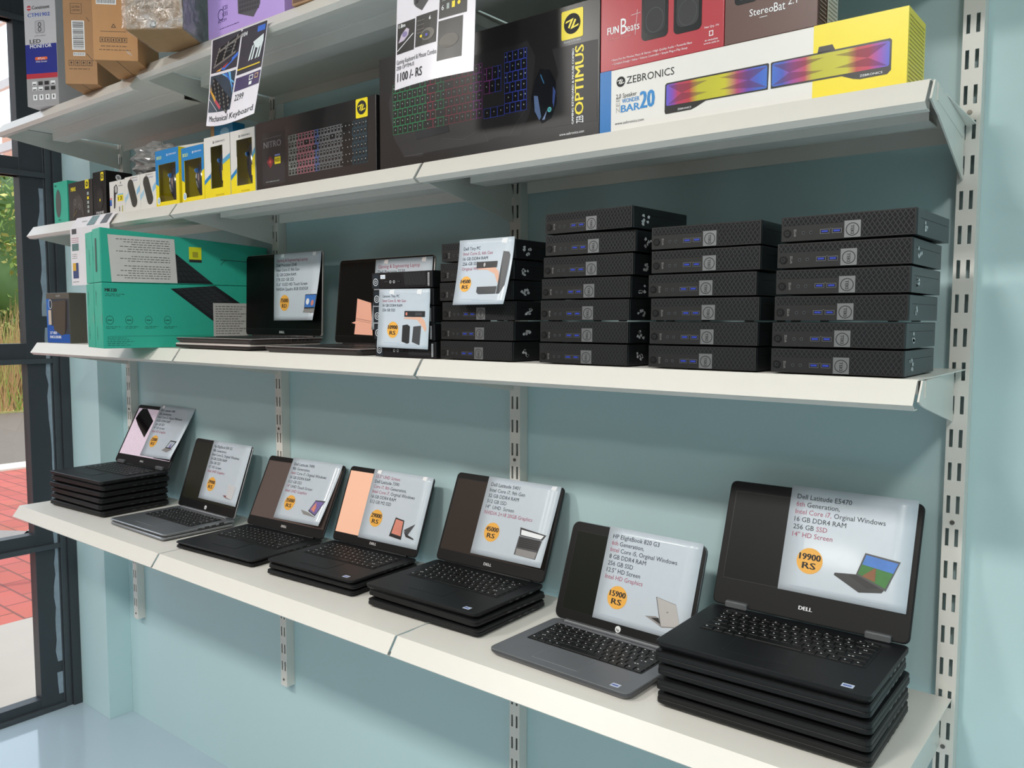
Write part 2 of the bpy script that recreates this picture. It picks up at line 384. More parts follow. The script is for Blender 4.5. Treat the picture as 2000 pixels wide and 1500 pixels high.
# ---- ceiling lamps
for i, (x, y) in enumerate(((-2.1, -2.35), (-.55, -2.35), (1.0, -2.35), (-1.3, -3.9), (.5, -3.9))):
    t = thing('ceiling_light', ('square ceiling light panel over the %s of the shop' % ('window end', 'middle', 'right end', 'left rear', 'right rear')[i]), 'lamp', (x, y, ZC), group='ceiling light panels')
    b = MB(); b.box(-.31, .31, -.31, .31, -.02, 0, mat('#dddddd', .4)); b.build('frame', t)
    b = MB(); b.box(-.29, .29, -.29, .29, -.024, -.0205, mat('#fff6e8', .5, noise=0, emis=3.0)); b.build('diffuser', t)
    l = bpy.data.lights.new('panel_light', 'AREA'); l.shape = 'SQUARE'; l.size = .32; l.energy = LAMP_POWER*(1.22 if i < 3 else .45); l.color = (1, .965, .915)
    lo = bpy.data.objects.new('panel_light', l); COL.objects.link(lo); lo.parent = t; lo.location = (0, 0, -.03)

# ================================================================== RACKING
STEEL = mat('#dedbd4', .34, spec=.5, noise=.02); STEEL2 = mat('#e8e5de', .4, noise=.02)
def upright(xc, zb, label, holes):
    t = thing('slotted_upright', label, 'shelf upright', (xc, 0, 0), group='slotted wall uprights')
    b = MB(); f0, f1 = -.0300, -.0285; hw = .0155; zt = 1.35
    cols = ((-.0078, .0028), (.0065, .0028))
    b.box(-hw, cols[0][0]-.0028, f0, f1, zb, zt, STEEL); b.box(cols[0][0]+.0028, cols[1][0]-.0028, f0, f1, zb, zt, STEEL); b.box(cols[1][0]+.0028, hw, f0, f1, zb, zt, STEEL)
    b.box(-hw, -hw+.0015, f1, -.0005, zb, zt, STEEL); b.box(hw-.0015, hw, f1, -.0005, zb, zt, STEEL)
    p = .056148; k = math.floor((zt+.0369)/p)
    ztops = [-.0369+p*i for i in range(k, -40, -1) if -.0369+p*i-.030 > zb+.02]
    for cx, hw2 in cols:
        top = zt
        for z in ztops:
            if z < top: b.box(cx-hw2, cx+hw2, f0, f1, z, top, STEEL)
            top = z-.030
        b.box(cx-hw2, cx+hw2, f0, f1, zb, top, STEEL)
    b.build('channel', t)
    for z in holes:
        s = MB(); s.cyl((-.0005, -.0305, z), .0038, -.0012, mat('#6d6a64', .35, metal=.8), 'y', 14); s.build('screw', t)
    return t
UX = [-.003, -.9465, -1.883, -2.8310]
upright(UX[0], -1.015, 'slotted steel upright at the right end of the shelves', (.4815, -.1945, -.5857, -.978))
upright(UX[1], -1.015, 'slotted steel upright behind the middle of the shelves, second from the right', (.4815, -.1890, -.5857, -.978))
upright(UX[2], -1.015, 'slotted steel upright behind the silver open laptop, second from the left', (.4815, -.1916, -.5857, -.994))
upright(UX[3], -1.015, 'slotted steel upright beside the wall pillar, leftmost of all', (.4815, -.1945, -.5857, -.994))

def shelf(x0, x1, z, d, label, group):
    t = thing('steel_shelf', label, 'shelf', ((x0+x1)/2, 0, z), group=group); a, c = x0-(x0+x1)/2, x1-(x0+x1)/2
    b = MB(); b.box(a, c, -d+.0005, -.034, -.0016, 0, STEEL2)
    b.box(a+.024, c-.024, -.0355, -.034, -.028, -.0016, STEEL2); b.build('deck', t)
    # sloping front lip: profile in (y,z) pushed along x
    P = [(-d, 0), (-d-.0235, -.0335), (-d-.0125, -.0415), (-d+.004, -.0415), (-d+.004, -.040), (-d-.0118, -.0400), (-d-.0213, -.0332), (-d+.0018, -.0016)]
    b = MB(); n = len(P); A = [b.addv((a+.001, y, q)) for y, q in P]; B = [b.addv((c-.001, y, q)) for y, q in P]
    for k in range(n): b.face((A[k], A[(k+1) % n], B[(k+1) % n], B[k]), STEEL)
    for k in range(4): b.face((A[k], A[k+1], A[n-2-k], A[n-1-k]), STEEL); b.face((B[n-1-k], B[n-2-k], B[k+1], B[k]), STEEL)
    b.build('front_lip', t)
    b = MB(); y = -d*.60
    for y0, y1, z0, z1 in ((y-.026, y-.0245, -.028, -.0016), (y-.026, y+.026, -.0295, -.028), (y+.0245, y+.026, -.028, -.0016), (y-.036, y-.026, -.0030, -.0017), (y+.026, y+.036, -.0030, -.0017)):
        b.box(a+.026, c-.026, y0, y1, z0, z1, STEEL2)
    b.build('stiffener', t); return t
def bracket(k, z, d, label, group, x=None):
    x = XR-k*LB+.0005 if x is None else x
    t = thing('shelf_bracket', label, 'bracket', (x, 0, z), group=group)
    xr_ = UX[k]-.0070-x; xf = lambda y: xr_*max(0., min(1., (y+d-.03)/(d-.066)))
    prof = [(-.036, -.0005), (-d+.03, -.0005), (-d+.003, .0008), (-d-.016, -.027), (-d+.004, -.034), (-d+.03, -.040), (-.036, -.086)]
    b = MB(); A = [b.addv((xf(y)-.0012, y, q)) for y, q in prof]; B = [b.addv((xf(y)+.0012, y, q)) for y, q in prof]; n = len(prof)
    for i in range(n): b.face((A[i], B[i], B[(i+1) % n], A[(i+1) % n]), STEEL)
    b.face(A, STEEL); b.face(list(reversed(B)), STEEL); b.build('plate', t)
    b = MB(); pf = [(-.060, -.0010), (-d+.014, -.0010), (-d+.014, -.024), (-.060, -.024)]
    A = [b.addv((xf(y)+.0012, y, q)) for y, q in pf]; B = [b.addv((xf(y)+.0026, y, q)) for y, q in pf]
    for i in range(4): b.face((A[i], B[i], B[(i+1) % 4], A[(i+1) % 4]), STEEL)
    b.face(list(reversed(B)), STEEL); b.build('folded_flange', t)
    ox = UX[k]-.0078-x
    for dz in (-.012, -.068): h = MB(); h.box(ox-.0008, ox+.0018, -.040, -.0306, dz-.018, dz, STEEL); h.build('hook', t)
LN = {1: 'top', 2: 'second', 3: 'third', 4: 'lowest'}; BAY = ('right-hand bay', 'middle bay', 'left-hand bay by the window'); UPN = ('right end upright', 'upright second from the right', 'upright second from the left', 'leftmost upright by the pillar')
for lv in (1, 2, 3, 4):
    for i in range(3):
        if lv == 1: z, d = (.812, .430) if i < 2 else (.793, .430)
        else: z, d = LV[lv]
        x0, x1 = XR-(i+1)*LB+.0033, XR-i*LB-.0033
        if lv == 1 and i == 2: x1 -= .03
        shelf(x0, x1, z, d, 'white steel shelf of the %s row, %s' % (LN[lv], BAY[i]), 'steel wall shelves')
    for k in range(4):
        z, d = (LV[lv] if lv > 1 else ((.812, .430) if k < 3 else (.793, .430)))
        bracket(k, z-.0018, d, 'tapered steel bracket under the %s shelf row at the %s' % (LN[lv], UPN[k]), 'shelf brackets')

# ================================================================== LAPTOPS
def lap_mats(kind):
    if kind == 'silver': return dict(body=mat('#8d9094', .36, metal=.75, noise=.03), deck=mat('#8d9094', .36, metal=.7, noise=.03), lid=mat('#9a9da0', .35, metal=.75, noise=.03), bez=mat('#131415', .4, spec=.3), key=mat('#17181a', .5), edge=mat('#c4c6c8', .3, metal=.8, noise=.02))
    if kind == 'grey': return dict(body=mat('#56585d', .38, metal=.55, noise=.04), deck=mat('#787a7f', .42, metal=.35, noise=.04), lid=mat('#6a6c70', .35, metal=.6, noise=.03), bez=mat('#0e0f10', .4, spec=.3), key=mat('#121314', .45), edge=mat('#a9abae', .3, metal=.8, noise=.02))
    if kind == 'thin': return dict(body=mat('#2a2324', .4), deck=mat('#17181a', .5), lid=mat('#b5aeab', .3, metal=.8, noise=.03), bez=mat('#08090a', .4, spec=.15), key=mat('#101112', .5), edge=mat('#dcd3ce', .35, metal=.25, noise=.02))
    return dict(body=mat('#0f1012', .5, spec=.35, noise=.06, scale=120), deck=mat('#121316', .5, spec=.4, noise=.06, scale=150), lid=mat('#121315', .5, spec=.35, noise=.06), bez=mat('#0f0f10', .5, spec=.25), key=mat('#0a0b0c', .5, spec=.3), edge=mat('#1d1e20', .4))
SCREEN = mat('#0b0d0c', .06, spec=.55, noise=0, coat=.3)
LEG = mat('#f0f2f4', .5, noise=0)
SCRD = mat('#050606', .4, spec=.12, noise=0)
def keyboard(W, D, mt, y0, y1, kw):
    """6 rows of keys between y0 (front) and y1 (back), width kw, on z=0"""
    b = MB(); dark = mat('#0a0b0c', .5)
    b.rings([(rr(-kw/2-.003, kw/2+.003, y0-.003, y1+.003, .003), .0001), (rr(-kw/2-.003, kw/2+.003, y0-.003, y1+.003, .003), .0005)], dark)
    rows = [[1]*14+[1.2], [1]*13+[1.9], [1.5]+[1]*12+[1.4], [1.8]+[1]*11+[2.1], [2.3]+[1]*10+[2.6], [1.2, 1, 1, 1.1, 5.2, 1.1, 1, 1, 1, 1]]
    rh = [.6, 1, 1, 1, 1, 1]; tot = sum(rh); y = y1; R = random.Random(4)
    for row, h in zip(rows, rh):
        hh = (y1-y0)*h/tot; s = kw/sum(row); x = -kw/2
        for ksz in row:
            wd = ksz*s
            a = (x+.0009, x+wd-.0009, y-hh+.0009, y-.0009)
            b.rings([(rr(*a, .0012, 1), .0005), (rr(a[0]+.0007, a[1]-.0007, a[2]+.0007, a[3]-.0007, .001, 1), .0021)], mt['key'])
            if ksz < 5:
                for q in range(1 if ksz < 1.3 else 2):
                    cx = x+wd*(.30+.12*R.random())+q*.004; cy = y-hh*(.42+.1*R.random()); t = .0013; r_ = .0010+.0008*R.random()
                    b.poly(((cx-r_, cy-t, .00225), (cx+r_, cy-t, .00225), (cx+r_, cy+t*.6, .00225), (cx-r_, cy+t*.9, .00225)), LEG)
            x += wd
        y -= hh
    return b
def open_laptop(label, W, D, hb, lean, H, kind, loc, rotz, word=None, hinge='bar', screen=None, group='open laptops on show', sticker=True, bez=(.012, .014, .030), lt=.0062, rc=.011, mark=None):
    mt = lap_mats(kind); t = thing('open_laptop', label, 'laptop', loc, rotz, group)
    b = MB(); c = .0016
    b.rings([(rr(-W/2+.006, W/2-.006, -D/2+.008, D/2-.004, rc), 0), (rr(-W/2+.001, W/2-.001, -D/2+.002, D/2-.001, rc), hb*.45), (rr(-W/2, W/2, -D/2, D/2, rc), hb*.6), (rr(-W/2, W/2, -D/2, D/2, rc), hb-c*.6)], mt['body'])
    b.rings([(rr(-W/2, W/2, -D/2, D/2, rc), hb-c*.6), (rr(-W/2+c, W/2-c, -D/2+c, D/2-c, rc-c), hb)], mt['edge'], caps=False)
    b.poly([(x, y, hb) for x, y in rr(-W/2+c, W/2-c, -D/2+c, D/2-c, rc-c)], mt['deck'])
    b.build('base', t)
    p = MB(); PD = mat('#050506', .4); PM = mat('#77797c', .3, metal=.8)
    for y0, wd, h in ((-.01, .012, .003), (.012, .014, .0045), (.035, .014, .0045), (.060, .016, .006)):
        p.box(W/2-.0004, W/2+.0003, y0, y0+wd, hb*.45, hb*.45+h, PD); p.box(W/2-.0003, W/2+.0004, y0+.003, y0+wd-.003, hb*.45+h*.35, hb*.45+h*.6, PM)
    p.build('ports', t)
    kw = W*.815 if W < .33 else W*.79; ky1 = D/2-.030; ky0 = ky1-.104 if D > .225 else ky1-.098
    keyboard(W, D, mt, ky0, ky1, kw).build('keyboard', t, (0, 0, hb))
    tp = MB(); tw = .052; ty1 = ky0-.006; ty0 = max(-D/2+.010, ty1-.062); L_ = mat('#2f3134', .35) if kind not in ('silver', 'grey') else mat('#b9bbbe', .3, metal=.6)
    tx = -.014
    tp.rings([(rr(tx-tw, tx+tw, ty0, ty1, .003, 2), .0001), (rr(tx-tw, tx+tw, ty0, ty1, .003, 2), .00035)], L_)
    tp.rings([(rr(tx-tw+.0006, tx+tw-.0006, ty0+.0006, ty1-.0006, .0028, 2), .00035), (rr(tx-tw+.0006, tx+tw-.0006, ty0+.0006, ty1-.0006, .0028, 2), .0006)], mt['deck'])
    tp.build('touchpad', t, (0, 0, hb))
    if sticker:
        s = MB(); sx = W/2-.045; s.box(sx, sx+.017, -D/2+.012, -D/2+.024, .0001, .0005, mat('#c9d3e6', .4)); s.box(sx+.002, sx+.014, -D/2+.015, -D/2+.020, .0005, .0006, mat('#5b6bb0', .4)); s.build('sticker', t, (0, 0, hb))
    # lid: local z runs up the lid, local y to its back
    b = MB(); b.T = Matrix.Rotation(math.pi/2, 4, 'X')
    b.rings([(rr(-W/2+.001, W/2-.001, .003, H-.001, rc), 0), (rr(-W/2, W/2, .002, H, rc), -.001), (rr(-W/2, W/2, .002, H, rc), -lt+.001), (rr(-W/2+.001, W/2-.001, .003, H-.001, rc), -lt)], mt['lid'])
    lid = b.build('lid', t, (0, D/2-.008, hb+.001), (-lean*D2R, 0, 0))
    b = MB(); b.T = Matrix.Rotation(math.pi/2, 4, 'X'); sx, st, sb = bez
    b.rings([(rr(-W/2+.0012, W/2-.0012, .0035, H-.0012, rc-.001), .0001), (rr(-W/2+.002, W/2-.002, .0045, H-.002, rc-.002), .0007)], mt['bez']); b.build('bezel', lid)
    b = MB(); b.poly(((-W/2+sx, -.0010, sb), (W/2-sx, -.0010, sb), (W/2-sx, -.0010, H-st), (-W/2+sx, -.0010, H-st)), screen or SCREEN); b.build('screen', lid)
    fr = Art(.0001); fr.frame(-W/2+sx-.001, sb-.001, W/2-sx+.001, H-st+.001, .001, mat('#060607', .4)); o = fr.build('screen_gasket', lid, (0, -.0008, 0))
    a = Art(.0001)
    if word: a.text(word, 0, sb*.42, .0066, mat('#d9dbdd', .3, metal=.3, noise=0), 1, align='c', sx=1.15, bold=.0004); a.build('logo', lid, (0, -.0009, 0))
    if mark:
        a.ell(0, sb*.5, .0065, .0065, mat('#e3e5e6', .3, noise=0), 1); a.text(mark, 0, sb*.5-.0035, .0052, mat('#191a1b', .4), 2, align='c', bold=.0002); a.build('logo', lid, (0, -.0009, 0))
    if hinge == 'blocks':
        for s in (-1, 1):
            b = MB(); cx = s*W*.36; b.cbox(cx-.021, cx+.021, D/2-.013, D/2-.0005, .0005, .0130, mat('#77797c', .35, metal=.5), .002); b.build('hinge', t, (0, 0, hb))
    elif hinge == 'bar':
        b = MB(); b.cyl((-W*.40, D/2-.006, .0015), .0045, W*.80, mt['body'], 'x', 12); b.build('hinge', t, (0, 0, hb))
    else:
        b = MB(); b.cbox(-W*.40, W*.40, D/2-.016, D/2-.002, .0003, .006, mt['edge'], .0015); b.build('hinge', t, (0, 0, hb))
    Ml = Matrix.Translation(loc) @ Matrix.Rotation(rotz*D2R, 4, 'Z') @ Matrix.Translation((0, D/2-.008, hb+.001)) @ Matrix.Rotation(-lean*D2R, 4, 'X')
    return t, Ml
def closed_laptop(label, W, D, h, kind, loc, rotz, group):
    mt = lap_mats(kind); t = thing('closed_laptop', label, 'laptop', loc, rotz, group); rc = .011; f = .0016; hb = f+(h-f)*.60
    b = MB()
    b.rings([(rr(-W/2+.008, W/2-.008, -D/2+.010, D/2-.004, rc), f), (rr(-W/2, W/2, -D/2, D/2, rc), f+(hb-f)*.45), (rr(-W/2, W/2, -D/2, D/2, rc), hb-.001), (rr(-W/2+.001, W/2-.001, -D/2+.001, D/2-.001, rc), hb)], mt['body']); b.build('base', t)
    b = MB()
    b.rings([(rr(-W/2+.0015, W/2-.0015, -D/2+.0015, D/2-.002, rc), hb), (rr(-W/2+.0015, W/2-.0015, -D/2+.0015, D/2-.002, rc), hb+.0007)], BLACK)
    b.rings([(rr(-W/2+.0006, W/2-.0006, -D/2+.0006, D/2-.002, rc), hb+.0007), (rr(-W/2+.0004, W/2-.0004, -D/2+.0004, D/2-.002, rc), h-.0016), (rr(-W/2+.003, W/2-.003, -D/2+.003, D/2-.004, rc), h-.0001)], mt['edge'] if kind in ('silver', 'thin') else mt['lid']); b.build('lid', t)
    for y in (-D/2+.018, D/2-.020):
        b = MB(); b.cbox(-W*.36, W*.36, y-.004, y+.004, 0, f+.001, BLACK, .0008); b.build('rubber_foot', t)
    b = MB(); b.cyl((-W*.40, D/2-.006, hb), .0036, W*.80, mt['body'], 'x', 10); b.build('hinge', t)
    if kind in ('black',):
        p = MB(); PD = mat('#050506', .4); PM = mat('#5f6164', .35, metal=.7)
        for y0, wd in ((-.02, .018), (.012, .014), (.035, .014), (.060, .016)):
            p.box(W/2-.0004, W/2+.0003, y0, y0+wd, f+.0055, f+.0095, PD); p.box(W/2-.0003, W/2+.0004, y0+.003, y0+wd-.003, f+.0065, f+.0080, PM)
        p.build('ports', t)
    return t

# ================================================================== PRICE SHEETS
PAPER = mat('#c6d0da', .32, spec=.5, noise=.03, scale=60, coat=.15)
ORANGE = mat('#f0b048', .45, noise=.03); RED = mat('#a8526a', .5, noise=0); NAVY = mat('#1d2a3c', .5, noise=0); GREYL = mat('#9fb0c4', .5, noise=0)
def curved(curl, W, H):
    """paper stands clear of its backing towards the bottom; curl = (left, right) metres"""
    cl, cr = curl if isinstance(curl, tuple) else (0., curl)
    def fn(u, v, y):
        k = max(0., min(1., 1-v/H)); s = min(1., max(0., (u+W/2)/W))
        return (u, y-(cl+(cr-cl)*s*s)*k**1.5, v)
    return fn
def sheet(label, W, H, rows, price, pic, matrix, curl=.002, top=.014, fs=.0088, ls=.0137, group='price sheets', name='price_sheet', margin=.012, badge=(.049, .058), pr=.0228, tape=True):
    t = thing(name, label, 'price sheet', group=group, matrix=matrix); fn = curved(curl, W, H)
    b = MB(); NU, NV = 6, 14; G = []
    for j in range(NV+1):
        G.append([(b.addv(fn(-W/2+W*i/NU, H*j/NV, 0)), b.addv(fn(-W/2+W*i/NU, H*j/NV, .00035))) for i in range(NU+1)])
    for j in range(NV):
        for i in range(NU):
            a, c, d, e = G[j][i], G[j][i+1], G[j+1][i+1], G[j+1][i]
            b.face((a[0], c[0], d[0], e[0]), PAPER, True); b.face((e[1], d[1], c[1], a[1]), PAPER, True)
    for j in range(NV):
        for i, s in ((0, 1), (NU, -1)):
            q = (G[j][i][0], G[j+1][i][0], G[j+1][i][1], G[j][i][1]); b.face(q if s > 0 else q[::-1], PAPER)
    for i in range(NU):
        for j, s in ((0, -1), (NV, 1)):
            q = (G[j][i][0], G[j][i+1][0], G[j][i+1][1], G[j][i][1]); b.face(q if s > 0 else q[::-1], PAPER)
    b.build('paper', t)
    a = Art(); a.fn = fn; v = H-top
    for row in rows:
        u = -W/2+margin; k = 1.
        if isinstance(row, str): row = [(row, 'n')]
        for s, c in row:
            V, F, x0, x1 = textgeo(s); kk = fs/.70*.96
            a.text(s, u, v-fs, fs, RED if c == 'r' else NAVY, 1, sx=.96); u += (x1-x0)*kk+fs*.5
        v -= ls
    # thin decorative lines along the foot
    a.build('text', t)
    a = Art(); a.fn = fn; a.rect(-W/2+.020, .0100, -W/2+.070, .0106, GREYL, 0); a.build('rule_line', t)
    a = Art(); a.fn = fn; a.rect(W/2-.090, .0075, W/2-.030, .0081, GREYL, 0); a.build('rule_line', t)
    if price:
        a = Art(); a.fn = fn; bx, by = -W/2+badge[0], badge[1]
        a.ell(bx, by, pr, pr, ORANGE, 1)
        a.text(price[0], bx, by+.0015, .0100*pr/.0205, INK, 2.5, align='c', bold=.0006, w=pr*1.62); a.text(price[1], bx, by-.0125*pr/.0205, .0100*pr/.0205, INK, 2.5, align='c', bold=.0006, w=pr*1.0)
        a.build('price_badge', t)
    a = Art(); a.fn = fn; pic(a, W, H); a.build('product_picture', t)
    if tape:
        a = Art(); a.fn = fn; TP = mat('#f5f7fa', .08, noise=0, coat=1.0)
        for s in tape if isinstance(tape, (list, tuple)) else (.04, W-.03): a.poly([(-W/2+s-.008, H-.010), (-W/2+s+.006, H-.012), (-W/2+s+.008, H-.001), (-W/2+s-.006, H-.002)], TP, 1)
        a.build('tape', t)
    return t
DK = mat('#2c2d30', .4); DK2 = mat('#45474b', .4); KB = mat('#1a1b1d', .4); SIL = mat('#b9b6b4', .4, noise=.05); SIL2 = mat('#8f8c8b', .4); SKYB = mat('#3f78c8', .4, noise=.2, scale=60); GRN = mat('#3f7a3a', .5, noise=.2, scale=60); ROADB = mat('#8a5a3a', .5); WHT = mat('#eef1f4', .4, noise=0); PNK = mat('#d98a78', .4, noise=.15, scale=40); PURP = mat('#7a6aa8', .4, noise=.15, scale=40)
def pic_road(a, W, H):          # dark laptop with a landscape wallpaper
    x, y = W/2-.075, .020
    a.poly([(x-.045, y+.026), (x-.005, y+.030), (x+.038, y+.012), (x+.034, y+.006), (x-.002, y), (x-.046, y+.022)], DK, 1)
    a.poly([(x-.022, y+.026), (x-.005, y+.028), (x+.030, y+.013), (x+.010, y+.009)], KB, 2)
    a.poly([(x-.010, y+.029), (x+.001, y+.068), (x+.058, y+.062), (x+.040, y+.010)], DK2, 3)
    a.poly([(x-.007, y+.031), (x+.003, y+.065), (x+.055, y+.059), (x+.039, y+.014)], GRN, 4)
    a.poly([(x-.0015, y+.048), (x+.003, y+.065), (x+.055, y+.059), (x+.049, y+.041)], SKYB, 5)
    a.poly([(x+.000, y+.028), (x+.019, y+.045), (x+.021, y+.045), (x+.022, y+.022)], ROADB, 6)
def pic_back(a, W, H):          # silver laptop seen from behind
    x, y = W/2-.062, .014
    a.poly([(x-.034, y+.016), (x-.004, y+.006), (x+.006, y+.002), (x+.036, y+.008), (x-.010, y+.020)], SIL2, 1)
    a.poly([(x-.020, y+.015), (x+.002, y+.008), (x-.004, y+.018)], KB, 2)
    a.poly([(x-.016, y+.056), (x+.004, y+.004), (x+.044, y+.011), (x+.028, y+.050)], SIL, 3)
    a.line(x-.016, y+.056, x+.004, y+.004, .0012, DK2, 4); a.line(x-.016, y+.056, x+.028, y+.050, .0010, SIL2, 4); a.rect(x+.011, y+.031, x+.015, y+.034, SIL2, 4)
def pic_topdown(a, W, H):       # open laptop from above
    x, y = W/2-.053, .016
    a.poly([(x-.032, y+.002), (x+.032, y), (x+.038, y+.044), (x-.030, y+.046)], DK2, 1)
    for k in range(5): a.rect(x-.027, y+.021+k*.0045, x+.033, y+.0245+k*.0045, KB, 2)
    a.poly([(x-.028, y+.002), (x+.030, y+.001), (x+.032, y+.016), (x-.028, y+.017)], SIL2, 2)
    a.poly([(x-.032, y+.066), (x-.028, y+.047), (x+.038, y+.045), (x+.046, y+.058)], DK, 3); a.poly([(x-.027, y+.061), (x-.025, y+.049), (x+.034, y+.047), (x+.040, y+.056)], WHT, 4)
def pic_yoga(a, W, H):          # two convertibles
    x, y = W/2-.078, .018
    a.poly([(x-.026, y+.002), (x+.018, y-.002), (x+.014, y+.048), (x-.018, y+.052)], DK, 1); a.poly([(x-.020, y+.010), (x+.014, y+.007), (x+.011, y+.045), (x-.015, y+.048)], PNK, 2)
    a.poly([(x-.026, y+.002), (x+.018, y-.002), (x+.016, y+.004), (x-.024, y+.008)], KB, 3)
    a.poly([(x+.020, y+.024), (x+.054, y+.044), (x+.036, y+.012)], DK2, 3); a.poly([(x+.020, y+.022), (x+.032, y+.008), (x+.062, y+.004), (x+.058, y+.008), (x+.036, y+.014)], DK, 4)
def pic_side(a, W, H):          # grey laptop with a colourful screen
    x, y = W/2-.058, .022
    a.poly([(x-.048, y+.016), (x-.010, y+.012), (x+.030, y), (x-.030, y+.004)], SIL2, 1)
    a.poly([(x-.014, y+.016), (x+.002, y+.050), (x+.044, y+.052), (x+.024, y+.004)], DK2, 2); a.poly([(x-.010, y+.018), (x+.004, y+.047), (x+.040, y+.048), (x+.022, y+.008)], PURP, 3)
    a.poly([(x-.004, y+.022), (x+.008, y+.044), (x+.016, y+.030), (x+.014, y+.014)], PNK, 4)
def pic_white(a, W, H):
    x, y = W/2-.050, .016
    a.poly([(x-.032, y+.010), (x-.010, y+.004), (x-.006, y+.012)], mat('#8a4a52', .4), 2)
    a.poly([(x-.018, y+.048), (x-.012, y+.006), (x+.022, y+.002), (x+.026, y+.044)], mat('#cfcfd2', .3), 3); a.poly([(x-.034, y+.008), (x-.010, y+.002), (x+.022, y+.001), (x-.010, y+.006)], SIL2, 1)
def pic_flat(a, W, H):
    x, y = W/2-.060, .030
    a.poly([(x-.030, y), (x+.010, y-.006), (x+.040, y+.008), (x-.002, y+.016)], SIL2, 1); a.poly([(x-.012, y+.010), (x+.002, y+.040), (x+.044, y+.038), (x+.028, y+.008)], DK, 2)
    a.poly([(x-.006, y+.013), (x+.005, y+.036), (x+.038, y+.034), (x+.025, y+.012)], mat('#b9c3cf', .4), 3); a.poly([(x+.008, y+.012), (x+.018, y+.030), (x+.024, y+.012)], PURP, 4)
def pic_blue(a, W, H):
    x, y = W/2-.034, .022
    a.poly([(x-.030, y), (x+.034, y-.002), (x+.034, y+.010), (x-.024, y+.010)], SIL2, 1); a.rect(x-.024, y+.010, x+.034, y+.050, DK, 2); a.rect(x-.022, y+.014, x+.033, y+.048, SKYB, 3)
    a.ell(x-.008, y+.030, .009, .009, WHT, 4, 9); a.ell(x+.018, y+.026, .008, .008, PNK, 4, 8)
def pic_tiny(a, W, H):
    x = W/2
    a.rect(x-.072, .066, x-.012, .078, DK, 2); a.rect(x-.068, .069, x-.063, .075, PNK, 3); a.rect(x-.040, .069, x-.020, .075, DK2, 3)
    HND = mat('#e3b49c', .5); a.poly([(x-.074, .062), (x-.034, .060), (x-.022, .050), (x-.010, .036), (x-.006, .042), (x-.012, .058), (x-.022, .066), (x-.070, .065)], HND, 1)
    a.poly([(x-.076, .014), (x-.060, .010), (x-.054, .012), (x-.054, .046), (x-.062, .050), (x-.076, .048)], DK, 2); a.poly([(x-.046, .014), (x-.024, .008), (x-.022, .048), (x-.044, .046)], DK2, 2)
def pic_tower(a, W, H):
    x = W/2; HND = mat('#e3b49c', .5)
    a.rect(x-.088, .070, x-.036, .082, DK, 2); a.ell(x-.068, .076, .0025, .004, SIL, 3); a.poly([(x-.084, .067), (x-.060, .066), (x-.040, .058), (x-.028, .040), (x-.024, .046), (x-.030, .062), (x-.040, .070), (x-.084, .069)], HND, 1)
    a.poly([(x-.080, .032), (x-.080, .024), (x-.074, .020), (x-.028, .020), (x-.028, .034), (x-.080, .034)], DK2, 2)
    a.poly([(x-.026, .020), (x-.018, .020), (x-.008, .036), (x-.006, .092), (x-.010, .098), (x-.024, .100)], DK2, 2)

Z4 = LV[4][0]; G4 = 'closed laptops stacked on the lowest shelf'
def stack(n, W, D, h, kind, cx, cy, rot, where, jit=2.0):
    R = random.Random(int(abs(cx)*100)); z = Z4+.0003; pos = ['bottom', 'second from the bottom', 'third from the bottom', 'fourth from the bottom', 'fifth from the bottom']
    for i in range(n):
        nm = {'silver': 'silver', 'black': 'black'}[kind]
        lab = '%s closed %s laptop %s' % (pos[i] if n > 1 else 'single', nm, where)
        closed_laptop(lab, W, D, h, kind, (cx+R.uniform(-.003, .003), cy+R.uniform(-.003, .003), z), rot+R.uniform(-jit, jit)*.5, G4); z += h+.0002
    return z
def TM(M, x, y, z): return M @ Matrix.Translation((x, y, z))
SW, SH = .214, .192
# far right: black, four closed ones below
z = stack(4, .341, .2335, .0238, 'black', -.2063, -.255, .4, 'of the right-end stack marked 19900')
t, ML = open_laptop('open black laptop on the tall right-end stack, its sheet reads 19900', .341, .2335, .0168, 20.1, .2348, 'black', (-.2063, -.255, z), .88, 'DELL', 'blocks', bez=(.014, .020, .052), screen=mat('#111412', .35, spec=.2, noise=0))
sheet('price sheet reading 19900 RS taped on the rightmost laptop screen', SW, .189, ['Dell Latitude E5470', [('6th', 'r'), ('Generation,', 'n')], [('Intel Core i7,', 'r'), ('Orginal Windows', 'n')], '16 GB DDR4 RAM', [('256 GB', 'n'), ('SSD', 'r')], [('14" HD Screen', 'r')]], ('19900', 'RS'), pic_road, TM(ML, .054, -.0018, .0500), curl=.001, tape=False)
# silver-grey HP
t, ML = open_laptop('open grey metal laptop lying alone beside the tall right-end stack', .3164, .2165, .0150, 19.9, .2073, 'grey', (-.5664, -.2833, Z4+.0003), -1.53, None, 'strip', bez=(.016, .020, .024), mark='hp', rc=.016, screen=mat('#161a15', .35, spec=.2, noise=0))
sheet('price sheet reading 15900 RS taped on the grey metal laptop screen', SW, .188, ['HP ElightBook 820 G3', [('6th', 'r'), ('Generation,', 'n')], [('Intel', 'r'), ('Core i5, Orginal Windows', 'n')], '8 GB DDR4 RAM', '256 GB SSD', '12.5" HD Screen', [('Intel HD Graphics', 'r')]], ('15900', 'RS'), pic_back, TM(ML, .043, -.0018, .0215), badge=(.049, .050), curl=.001, tape=False)
